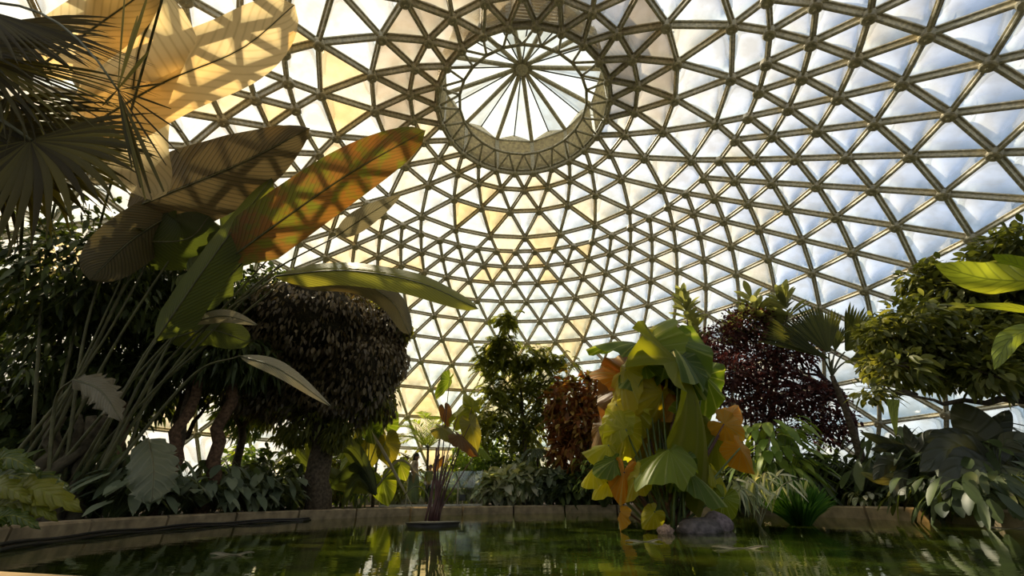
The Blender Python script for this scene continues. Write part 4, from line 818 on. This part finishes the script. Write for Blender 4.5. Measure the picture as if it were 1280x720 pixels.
# small bush in front of taro left
clump('small_leaved_bush', 'yellow green small leaved bush hanging over the kerb left of the giant taro', 'shrub', PX(752, 14.6, .2), 260, TL, .22, .04, G_LIGHT, STEMG, .9, 1.3, .6, .2, None, (.2, 1))
# maroon tree
b = PX(1085, 12.0, .2); fk = P(1052, 490, 12.2)
BL = [(P(x, y, 12.4+rng.normal(0, .4)), (r_*1.15, r_, r_*.62)) for x, y, r_ in [(905, 425, .8), (935, 405, .8), (965, 410, .7), (900, 465, .9), (945, 450, 1.0), (985, 440, .9), (930, 495, .9), (975, 490, 1.0), (1015, 500, .8), (1045, 528, .55), (880, 440, .6), (868, 445, .6), (875, 480, .6), (1040, 545, .5), (985, 530, .7), (940, 530, .6)]]
tree('maroon_tree', 'fine leaved maroon tree on a leaning dark trunk right of centre', 'tree', b, fk, BL, TE, 15500, .105, .03, MAROON, plain('bark_maroon', (.06, .035, .03), .9, var=.5, scale=20, bump=.8), .11, shell=.1, hang=.0, tone=(0, 1), droop=.2)
# two upright grey green plants behind it
for k, (x, y0, pts, lab) in enumerate([(870, 600, [(858, 372), (872, 400), (850, 425), (880, 425), (865, 455)], 'upright plant with stiff grey green leaves left of the maroon tree top'), (935, 600, [(945, 372), (930, 392), (960, 400), (985, 370), (918, 410), (975, 390)], 'upright plant with stiff grey green leaves above the maroon tree')]):
    b = PX(x, 14.6, .2); t = empty('pachypodium', b, lab, 'plant', 'stiff grey green plants behind the maroon tree'); q = MB(); s = MB()
    for (px_, py_) in pts:
        c = P(px_, py_+18, 13.4, 1.6); tube(s, bez(b, (b+c)/2+[.1, 0, 0], c, 10), np.linspace(.05, .02, 10), 7); n = 34; a = rng.random(n)*2*PI; h = rng.random(n)
        d = np.stack([np.cos(a), np.sin(a), .35+1.0*h], -1); scatter(q, TO, c+np.stack([0*a, 0*a, (h-.4)*.75], -1), d, [0, 0, 1.0], (.50+.22*rng.random(n)), .10, .15, .3, rng.random(n))
    q.build('foliage', leafmat('leaf_stiff', [(.16, .18, .11), (.25, .27, .17), (.36, .38, .26)], .45), t); s.build('stems', BARK, t)
# right fan palm
b = PX(1080, 11.2, .2); c = P(1040, 470, 11.2); t = empty('ruffled_fan_palm', b, 'palm with broad pleated undivided leaves right of the maroon tree', 'palm')
q = MB(); tube(q, thru([b-[0, 0, .1], P(1068, 545, 11.2), P(1052, 500, 11.2), c], 10), np.linspace(.10, .06, 10), 10); q.build('trunk', BARK, t)
PLEAT = leafmat('leaf_pleated', [(.035, .045, .015), (.07, .08, .03), (.11, .12, .04)], .4)
def pleated(tt, j, tip, wpx, n=16, mat=PLEAT, cr_=None, notch=.1, sr=.02):
    j = P(*j); tip = P(*tip); ax = tip-j; L_ = np.linalg.norm(ax); ax = nrm(ax); sd = nrm(np.cross(ax, VIEW)); W_ = pxsize(wpx/2, (j+tip)/2); q = MB(); V = []; ks = 8
    for k in range(n+1):
        v = 2*k/n-1; ln = L_*(1-.32*abs(v)**2.2)*(1-notch*(k % 2)); z_ = (k % 2)*.035
        for i in range(ks+1):
            u = i/ks; V.append(j+ax*ln*u*(1-.05*abs(v))+sd*W_*v*min(1, u*1.15)**.75*(1-.12*u)+nrm(VIEW)*(z_*u+.10*abs(v)*u)+np.array([0, 0, -.18*L_*u*u*abs(v)]))
    q.add(V, [(k*(ks+1)+i, (k+1)*(ks+1)+i, (k+1)*(ks+1)+i+1, k*(ks+1)+i+1) for k in range(n) for i in range(ks)], .1+.7*rng.random()); q.build('pleated_leaf', mat, tt)
    if cr_ is not None: q = MB(); tube(q, bez(cr_, (cr_+j)/2+[0, 0, .12], j, 8), np.linspace(sr*1.3, sr, 8), 6); q.build('leaf_stalk', STEMO, tt)
for j, e_, Lp, n, spd in [((1036, 442, 11.2), (1012, 392, 11.1), 66, 22, 42), ((1056, 440, 11.3), (1086, 402, 11.2), 64, 18, 36), ((1040, 450, 11.0), (960, 412, 10.9), 88, 12, 13), ((1030, 448, 10.9), (985, 418, 10.9), 50, 10, 16), ((1062, 450, 11.2), (1098, 440, 11.2), 46, 12, 26), ((1044, 440, 11.4), (1044, 400, 11.4), 44, 12, 26)]:
    hp = P(*j); ax = P(*e_)-hp; q = MB(); fan(q, hp, ax, nrm(VIEW)+[0, 0, .2], pxsize(Lp, hp), n, spd, .82, .12, tone=(.1, .9)); q.build('pleated_leaf', PLEAT, t)
    q = MB(); tube(q, bez(c, (c+hp)/2+[0, 0, .12], hp, 8), np.linspace(.026, .018, 8), 6); q.build('leaf_stalk', STEMO, t)
# tall light shrub right of taro
clump('broad_green_shrub', 'fresh green broad leaved shrub under the maroon tree', 'shrub', PX(985, 10.9, .2)+[0, .3, 0], 150, TE, .42, .10, G_LIGHT, STEMG, 1.0, 1.75, .6, .25, None, (.1, 1))
clump('broad_green_shrub', 'broad leaved shrub with arching grey leaves over the right kerb stones', 'shrub', onrim(1010, .6), 60, TO, .5, .07, G_GREY, STEMG, .9, .75, .8, .25, None, (.3, 1))
clump('small_pale_clump', 'small pale yellow green clump sitting on the right kerb', 'plant', onrim(1092, .5), 60, TE, .16, .05, G_PALE, STEMG, .35, .3, .6, .25, None, (.3, 1))
# right big tree
b = PX(1330, 8.2, .2)
RB = [(1105, 420, .45), (1140, 400, .6), (1190, 370, .75), (1240, 350, .8), (1285, 340, .8), (1150, 440, .6), (1210, 430, .9), (1270, 420, .9), (1120, 458, .42), (1180, 466, .42), (1235, 466, .45), (1300, 462, .6), (1095, 450, .35), (1240, 310, .35), (1280, 300, .5), (1150, 350, .4), (1090, 490, .25), (1165, 335, .25), (1320, 380, 1.0)]
tree('broadleaf_tree', 'large leafy tree reaching in from the right edge', 'tree', b, P(1300, 500, 8.2), [(P(x, y, 7.9+rng.normal(0, .35)), (r_, r_, r_*.75)) for x, y, r_ in RB], TE, 9500, .19, .045, leafmat('leaf_righttree', [(.06, .075, .02), (.14, .16, .045), (.33, .34, .14)], .42), r=.14, shell=.15, hang=.25, tone=(0, 1), droop=.35)
t = empty('bright_leaved_climber', PX(1330, 6.2, .2), 'bright yellow green long leaves in front of the right hand tree', 'plant'); cst = PX(1340, 6.2, .2)
for (pts, wpx, tn) in [([(1300, 352, 6), (1230, 348, 6), (1168, 330, 6)], 40, 1), ([(1300, 392, 6.2), (1260, 384, 6.2), (1205, 381, 6.2)], 10, .8), ([(1300, 405, 5.9), (1262, 425, 5.9), (1243, 462, 5.8)], 22, .7), ([(1300, 340, 6.3), (1270, 330, 6.3), (1240, 318, 6.3)], 20, .4), ([(1118, 516, 7.0), (1116, 500, 7), (1120, 546, 7)], 12, .8)]:
    w = [P(*p) for p in pts]; q = MB(); paddle(q, w, pxsize(wpx/2, w[1]), 20, 8, .3, prof='lance', tone=tn, wave=.1, twist=.2); q.build('leaf', leafmat('leaf_bright', [(.10, .16, .02), (.20, .27, .03), (.33, .38, .06)], .45, vein=(.12, .16, .03), veinf=24), t)
q = MB(); tube(q, thru([cst, P(1330, 500, 6.1), P(1312, 380, 6), P(1300, 345, 6)], 12), .03, 7); q.build('stem', STEMG, t)
# right dark bank: big paddle leaved plants
def rosette(name, label, b, leaves, mat, group=None, cat='plant', prof='point'):
    b = np.asarray(b, float); t = empty(name, b, label, cat, group)
    for (pts, wpx, tn) in leaves:
        w = [P(*p) for p in pts]; q = MB(); paddle(q, w, pxsize(wpx/2, w[1]), 16, 6, .3, prof=prof, tone=tn, wave=.06, twist=.15); q.build('leaf', mat, t)
        q = MB(); tube(q, bez(b, (b+w[0])/2+[0, 0, .15], w[0], 8), np.linspace(.02, .012, 8), 6); q.build('leaf_stalk', STEMG, t)
    return t
BD = leafmat('leaf_bigdark', [(.04, .045, .028), (.075, .08, .055), (.26, .27, .15)], .15, vein=(.07, .08, .05), veinf=14)
rosette('large_leaved_plant', 'dark large leaved plant with two upright leaves on the right bank', PX(1240, 8.2, .2), [
 ([(1232, 562, 8.2), (1215, 530, 8.2), (1194, 502, 8.2)], 46, .4), ([(1240, 552, 8.2), (1250, 530, 8.2), (1262, 512, 8.2)], 24, .1), ([(1240, 572, 8), (1190, 560, 7.9), (1150, 590, 7.8)], 36, .3), ([(1235, 575, 8), (1200, 580, 7.8), (1180, 625, 7.6)], 34, .5),
 ([(1240, 580, 8), (1225, 590, 7.7), (1205, 630, 7.5)], 34, .7), ([(1250, 560, 8), (1275, 550, 7.8), (1300, 560, 7.8)], 26, .6), ([(1250, 580, 8), (1262, 600, 7.7), (1255, 650, 7.4)], 36, 1), ([(1255, 590, 8), (1280, 610, 7.6), (1290, 640, 7.4)], 34, .9), ([(1240, 560, 8.2), (1190, 545, 8.2), (1155, 552, 8.2)], 22, .2),
 ([(1235, 570, 8.1), (1195, 585, 7.9), (1215, 600, 7.8)], 24, .8), ([(1240, 585, 8), (1225, 610, 7.6), (1222, 640, 7.4)], 26, .9), ([(1245, 575, 8.2), (1275, 575, 8.2), (1300, 600, 8.2)], 40, .3)], BD)
rosette('large_leaved_plant', 'dark large leaved plant with spreading leaves nearer the maroon trunk', PX(1150, 9.0, .2), [
 ([(1150, 575, 9), (1110, 555, 9), (1075, 540, 9)], 16, .2), ([(1150, 575, 9), (1120, 560, 9), (1088, 562, 9)], 16, .3), ([(1150, 575, 9), (1160, 545, 9), (1185, 538, 9)], 14, .1), ([(1150, 580, 9), (1180, 560, 8.9), (1215, 565, 8.8)], 22, .3), ([(1150, 585, 9), (1110, 580, 8.8), (1092, 600, 8.6)], 20, .5),
 ([(1150, 590, 9), (1130, 595, 8.7), (1120, 630, 8.5)], 20, .6), ([(1155, 590, 9), (1172, 600, 8.6), (1165, 640, 8.4)], 24, .6), ([(1150, 570, 9), (1140, 555, 9.1), (1130, 530, 9.1)], 16, .1), ([(1150, 590, 9), (1105, 600, 8.8), (1075, 590, 8.7)], 14, .9)], BD)
for k, (px_, off, lab) in enumerate([(1130, 1.3, 'low dark clump behind the right kerb stones'), (1195, 1.2, 'low dark clump behind the pale hanging leaves'), (1250, 1.2, 'low dark clump at the right edge by the kerb'), (1090, 1.8, 'dark clump at the foot of the maroon trunk'), (1165, 2.2, 'taller dark clump behind the large leaved plants'), (1230, 2.2, 'taller dark clump near the right edge')]):
    clump('shade_clump', lab, 'plant', onrim(px_, off), 120, TO, .42, .085, G_DARK, STEMG, 1.0, 1.0+.5*(off > 2), .6, .2, 'dark clumps behind the right kerb')
for px_, lab in [(1205, 'dark overhanging clump on the right kerb left of the pale drooping plant'), (1243, 'dark overhanging clump on the right kerb touching the pale drooping plant'), (1285, 'dark overhanging clump at the very right end of the kerb')]:
    clump('kerb_clump', lab, 'plant', onrim(px_, .5), 90, TO, .34, .08, G_DARK, STEMG, .7, .55, .8, .2, 'dark clumps hanging over the right kerb', lean=(-.55, -.1, -.1))
clump('hanging_pale_plant', 'plant with pale drooping leaves over the right kerb corner', 'plant', onrim(1262, .7), 40, TO, .32, .085, G_PALE, STEMG, .5, .55, .7, .2, None, (.0, .5), lean=(-.2, -.15, 0))

# ================================================================ glass balustrade, sign
t = empty('glass_balustrade', PX(545, 15.35, .2), 'clear glass balustrade with thin rail along the far kerb', 'railing')
gm, g_ = nmat('clear_glass'); o_ = g_.nodes.new('ShaderNodeOutputMaterial'); a_ = g_.nodes.new('ShaderNodeBsdfTransparent'); a_.inputs[0].default_value = (.82, .88, .84, 1); b_ = g_.nodes.new('ShaderNodeBsdfGlossy'); b_.inputs['Roughness'].default_value = .03; x_ = g_.nodes.new('ShaderNodeMixShader'); x_.inputs[0].default_value = .12
g_.links.new(a_.outputs[0], x_.inputs[1]); g_.links.new(b_.outputs[0], x_.inputs[2]); g_.links.new(x_.outputs[0], o_.inputs[0])
xs = [PX(p_, 15.35, 0)[0] for p_ in (478, 510, 542, 573, 603)]
for i in range(4):
    q = MB(); box(q, ((xs[i]+xs[i+1])/2, 15.35, .78), (xs[i+1]-xs[i]-.03, .015, 1.02)); q.build('glass_panel', gm, t, smooth=False)
for x_0 in xs: q = MB(); box(q, (x_0, 15.37, .76), (.035, .035, 1.12)); q.build('post', STEEL, t, smooth=False)
q = MB(); box(q, ((xs[0]+xs[-1])/2, 15.37, .255), (xs[-1]-xs[0], .06, .06)); q.build('bottom_rail', plain('pale_rail', (.6, .6, .55), .4), t, smooth=False)
t = empty('small_sign', PX(578, 15.2, .2), 'small dark square plant sign on a short post behind the far kerb', 'sign')
q = MB(); c = P(578, 622, 15.2); box(q, c, (.20, .03, .18)); box(q, c+[0, -.018, 0], (.16, .008, .13)); q.build('sign_plate', plain('sign_dark', (.04, .05, .05), .5), t, smooth=False); q = MB(); box(q, (c[0], c[1]+.02, .3), (.03, .02, .45)); q.build('post', STEEL, t, smooth=False)

# ================================================================ people
def skin(name, pts, ed_, mat, parent, sub=2):
    me = bpy.data.meshes.new(name); org = np.array(parent_world(parent)); me.from_pydata([tuple(np.asarray(p[0])) for p in pts], ed_, []); me.update()
    o = bpy.data.objects.new(name, me); C.objects.link(o); o.parent = parent; m1 = o.modifiers.new('s', 'SKIN')
    for v, p in zip(me.skin_vertices[0].data, pts): v.radius = (p[1], p[1] if len(p) < 3 else p[2])
    me.skin_vertices[0].data[0].use_root = True
    m1.use_smooth_shade = True; m2 = o.modifiers.new('u', 'SUBSURF'); m2.levels = sub; m2.render_levels = sub
    dg = bpy.context.evaluated_depsgraph_get(); ev = o.evaluated_get(dg); nm = bpy.data.meshes.new_from_object(ev); o.modifiers.clear(); o.data = nm; nm.materials.clear(); nm.materials.append(mat)
    for p_ in nm.polygons: p_.use_smooth = True
    return o
def ball(c, r, n1=12, n2=16, dent=0):
    V = [];
    for i in range(n1+1):
        for j in range(n2):
            th, ph = PI*i/n1, 2*PI*j/n2; V.append(np.asarray(c)+np.array([math.sin(th)*math.cos(ph), math.sin(th)*math.sin(ph), math.cos(th)])*np.asarray(r))
    return V, [(i*n2+j, i*n2+(j+1) % n2, (i+1)*n2+(j+1) % n2, (i+1)*n2+j) for i in range(n1) for j in range(n2)]
SKINM = plain('skin', (.48, .27, .18), .55, var=.08); HAIRM = plain('hair', (.018, .013, .011), .5, var=.3, scale=40)
def face(q, c, f, s=1.0):
    """nose, brow, lips and ears on a head at c facing f"""
    f = nrm(f); sd = np.cross([0, 0, 1.0], f)
    for off, r in ((f*.098+[0, 0, -.012], (.012, .012, .02)), (f*.088+[0, 0, -.055], (.018, .018, .007)), (f*.085+sd*.032+[0, 0, .02], (.014, .014, .007)), (f*.085-sd*.032+[0, 0, .02], (.014, .014, .007)), (sd*.077, (.02, .012, .03)), (-sd*.077, (.02, .012, .03))):
        V, f_ = ball(np.asarray(c)+off*s, np.array(r)*s, 6, 8); q.add(V, f_)
FL = .25
g = PX(517, 15.75, FL)
wo = empty('person', g, 'dark haired woman in a beige top and grey long skirt carrying a child', 'person')
W = lambda x, y, z: np.array([x, y, z])
pts = [(W(0, 0, .92), .135, .11), (W(0, 0, 1.08), .115, .10), (W(.01, 0, 1.24), .13, .10), (W(.01, 0, 1.36), .11, .085), (W(.02, 0, 1.43), .05, .05), (W(.035, 0, 1.50), .06, .07), (W(.045, 0, 1.57), .082, .092), (W(.04, 0, 1.63), .055, .065),
       (W(0.0, -.17, 1.36), .055), (W(-.06, -.22, 1.14), .043), (W(-.24, -.14, 1.10), .033), (W(-.30, -.08, 1.11), .03), (W(0.0, .17, 1.36), .055), (W(-.08, .20, 1.15), .043), (W(-.25, .10, 1.18), .033), (W(-.31, .05, 1.2), .03),
       (W(.02, -.09, .86), .095), (W(.03, -.09, .48), .06), (W(-.01, -.09, .09), .038), (W(.11, -.1, .035), .03), (W(.0, .09, .86), .095), (W(.0, .09, .48), .06), (W(-.04, .09, .09), .038), (W(.08, .1, .035), .03)]
ed_ = [(0, 1), (1, 2), (2, 3), (3, 4), (4, 5), (5, 6), (6, 7), (3, 8), (8, 9), (9, 10), (10, 11), (3, 12), (12, 13), (13, 14), (14, 15), (0, 16), (16, 17), (17, 18), (18, 19), (0, 20), (20, 21), (21, 22), (22, 23)]
skin('body', pts, ed_, SKINM, wo)
q = MB()
for hc, sgn in ((g+W(-.31, -.07, 1.11), 1), (g+W(-.32, .04, 1.2), -1)):   # hands: four fingers and a thumb on each
    V, f_ = ball(hc, (.035, .022, .03), 6, 8); q.add(V, f_)
    for k in range(4):
        b0 = hc+W(-.02, .0, .02-.014*k); tube(q, thru([b0, b0+W(-.03, .012*sgn, 0), b0+W(-.05+.004*abs(k-1.5), .032*sgn, -.004)], 6), [.009, .0088, .0085, .008, .0075, .006], 6)
    tube(q, thru([hc+W(.005, 0, .02), hc+W(-.01, .012*sgn, .045), hc+W(-.03, .02*sgn, .055)], 5), [.011, .01, .0095, .009, .007], 6)
q.build('hands', SKINM, wo)
q = MB(); face(q, g+W(.045, 0, 1.565), W(1, -.25, 0)); q.build('face', SKINM, wo)
q = MB(); V, f_ = ball(g+W(.022, .01, 1.60), (.098, .10, .105)); q.add(V, f_); V, f_ = ball(g+W(-.05, .02, 1.50), (.055, .08, .12)); q.add(V, f_); V, f_ = ball(g+W(-.065, .02, 1.63), (.045, .045, .045)); q.add(V, f_); q.build('hair', HAIRM, wo)
pt2 = [(W(0, 0, .95), .15, .125), (W(0, 0, 1.08), .13, .115), (W(.01, 0, 1.24), .145, .115), (W(.01, 0, 1.37), .12, .095), (W(0, -.175, 1.365), .066), (W(-.055, -.225, 1.15), .053), (W(-.2, -.155, 1.105), .042), (W(0, .175, 1.365), .066), (W(-.075, .205, 1.16), .053), (W(-.2, .12, 1.175), .042)]
skin('blouse', pt2, [(0, 1), (1, 2), (2, 3), (3, 4), (4, 5), (5, 6), (3, 7), (7, 8), (8, 9)], plain('beige_cloth', (.50, .40, .30), .8, var=.12), wo)
q = MB(); n = 32; V = []; Zs = [1.03, .95, .8, .55, .3, .12]
for z_, rx, ry in zip(Zs, (.135, .165, .19, .205, .22, .235), (.12, .14, .155, .17, .185, .2)):
    for j in range(n): a = 2*PI*j/n; k = 1+.05*math.sin(a*7)*(1.03-z_); V.append(g+W(rx*k*math.cos(a), ry*k*math.sin(a), z_))
q.add(V, [(i*n+j, i*n+(j+1) % n, (i+1)*n+(j+1) % n, (i+1)*n+j) for i in range(len(Zs)-1) for j in range(n)]); q.build('skirt', plain('grey_cloth', (.26, .28, .25), .85, var=.12), wo)
q = MB(); 
for fy in (-.1, .1): V, f_ = ball(g+W(.06, fy, .035), (.13, .045, .04), 8, 12); q.add(V, f_)
q.build('shoes', plain('shoe_dark', (.05, .045, .04), .6), wo)
# carried child
gc = g+W(-.33, -.02, 1.08)
ch = empty('person', gc, 'small child in a navy top held on the arm of the woman', 'person')
pts = [(W(0, 0, .02), .075, .07), (W(.0, 0, .14), .075, .065), (W(.0, 0, .25), .065, .055), (W(.005, 0, .30), .035), (W(.01, 0, .36), .055, .06), (W(.01, 0, .42), .07, .075), (W(.01, 0, .47), .05, .055), (W(.0, -.09, .25), .034), (W(.06, -.12, .15), .027), (W(.14, -.1, .17), .022), (W(.0, .09, .25), .034), (W(.07, .11, .17), .027), (W(.15, .08, .2), .022), (W(.04, -.07, -.02), .05), (W(.12, -.14, -.10), .038), (W(.1, -.15, -.27), .028), (W(.15, -.16, -.30), .022), (W(.02, .06, -.03), .05), (W(.02, .10, -.15), .038), (W(-.02, .10, -.30), .028), (W(.03, .11, -.33), .022)]
skin('body', pts, [(0, 1), (1, 2), (2, 3), (3, 4), (4, 5), (5, 6), (2, 7), (7, 8), (8, 9), (2, 10), (10, 11), (11, 12), (0, 13), (13, 14), (14, 15), (15, 16), (0, 17), (17, 18), (18, 19), (19, 20)], SKINM, ch)
skin('navy_top', [(W(0, 0, .0), .09, .085), (W(.0, 0, .14), .088, .078), (W(.0, 0, .25), .078, .066), (W(.0, -.095, .25), .043), (W(.055, -.12, .16), .036), (W(.0, .095, .25), .043), (W(.065, .11, .18), .036)], [(0, 1), (1, 2), (2, 3), (3, 4), (2, 5), (5, 6)], plain('navy_cloth', (.012, .018, .04), .85), ch)
q = MB(); V, f_ = ball(gc+W(0, .0, .435), (.078, .082, .075)); q.add(V, f_); q.build('hair', plain('hair_brown', (.09, .045, .025), .55), ch)
q = MB(); face(q, gc+W(.01, 0, .405), W(.3, -1, 0), .8); q.build('face', SKINM, ch)
# seated/standing youngster behind the stalks
g = PX(537, 16.1, FL)
yo = empty('person', g, 'shorter brown haired person in a grey top behind the slim taro stalks', 'person')
k = .78
pts = [(W(0, 0, .90)*k, .12*k), (W(0, 0, 1.08)*k, .11*k), (W(0, 0, 1.25)*k, .125*k), (W(0, 0, 1.36)*k, .10*k), (W(0, 0, 1.43)*k, .05*k), (W(0, 0, 1.5)*k, .065*k), (W(0, 0, 1.57)*k, .088*k), (W(0, 0, 1.63)*k, .06*k), (W(-.18, 0, 1.35)*k, .052*k), (W(-.22, 0, 1.1)*k, .042*k), (W(-.2, -.06, .87)*k, .032*k), (W(-.2, -.08, .80)*k, .028*k), (W(.18, 0, 1.35)*k, .052*k), (W(.22, 0, 1.1)*k, .042*k), (W(.2, -.06, .87)*k, .032*k), (W(.2, -.08, .80)*k, .028*k),
       (W(-.09, 0, .84)*k, .09*k), (W(-.09, 0, .47)*k, .06*k), (W(-.09, 0, .09)*k, .04*k), (W(-.09, -.11, .035)*k, .03*k), (W(.09, 0, .84)*k, .09*k), (W(.09, 0, .47)*k, .06*k), (W(.09, 0, .09)*k, .04*k), (W(.09, -.11, .035)*k, .03*k)]
skin('body', pts, [(0, 1), (1, 2), (2, 3), (3, 4), (4, 5), (5, 6), (6, 7), (3, 8), (8, 9), (9, 10), (10, 11), (3, 12), (12, 13), (13, 14), (14, 15), (0, 16), (16, 17), (17, 18), (18, 19), (0, 20), (20, 21), (21, 22), (22, 23)], SKINM, yo)
skin('grey_top', [(W(0, 0, .88)*k, .14*k), (W(0, 0, 1.08)*k, .13*k), (W(0, 0, 1.25)*k, .14*k), (W(0, 0, 1.36)*k, .115*k), (W(-.185, 0, 1.355)*k, .065*k), (W(-.22, 0, 1.17)*k, .055*k), (W(.185, 0, 1.355)*k, .065*k), (W(.22, 0, 1.17)*k, .055*k)], [(0, 1), (1, 2), (2, 3), (3, 4), (4, 5), (3, 6), (6, 7)], plain('grey_shirt', (.22, .22, .22), .85), yo)
skin('trousers', [(W(0, 0, .92)*k, .135*k), (W(-.09, 0, .82)*k, .105*k), (W(-.09, 0, .47)*k, .078*k), (W(-.09, 0, .12)*k, .06*k), (W(.09, 0, .82)*k, .105*k), (W(.09, 0, .47)*k, .078*k), (W(.09, 0, .12)*k, .06*k)], [(0, 1), (1, 2), (2, 3), (0, 4), (4, 5), (5, 6)], plain('dark_trousers', (.05, .05, .06), .85), yo)
q = MB(); face(q, g+W(0, 0, 1.57)*k, W(0, -1, 0), .95); q.build('face', SKINM, yo)
q = MB(); V, f_ = ball(g+W(0, .02, 1.60)*k, (.09*k, .095*k, .095*k)); q.add(V, f_); q.build('hair', plain('hair_brown', (.09, .045, .025), .55), yo)
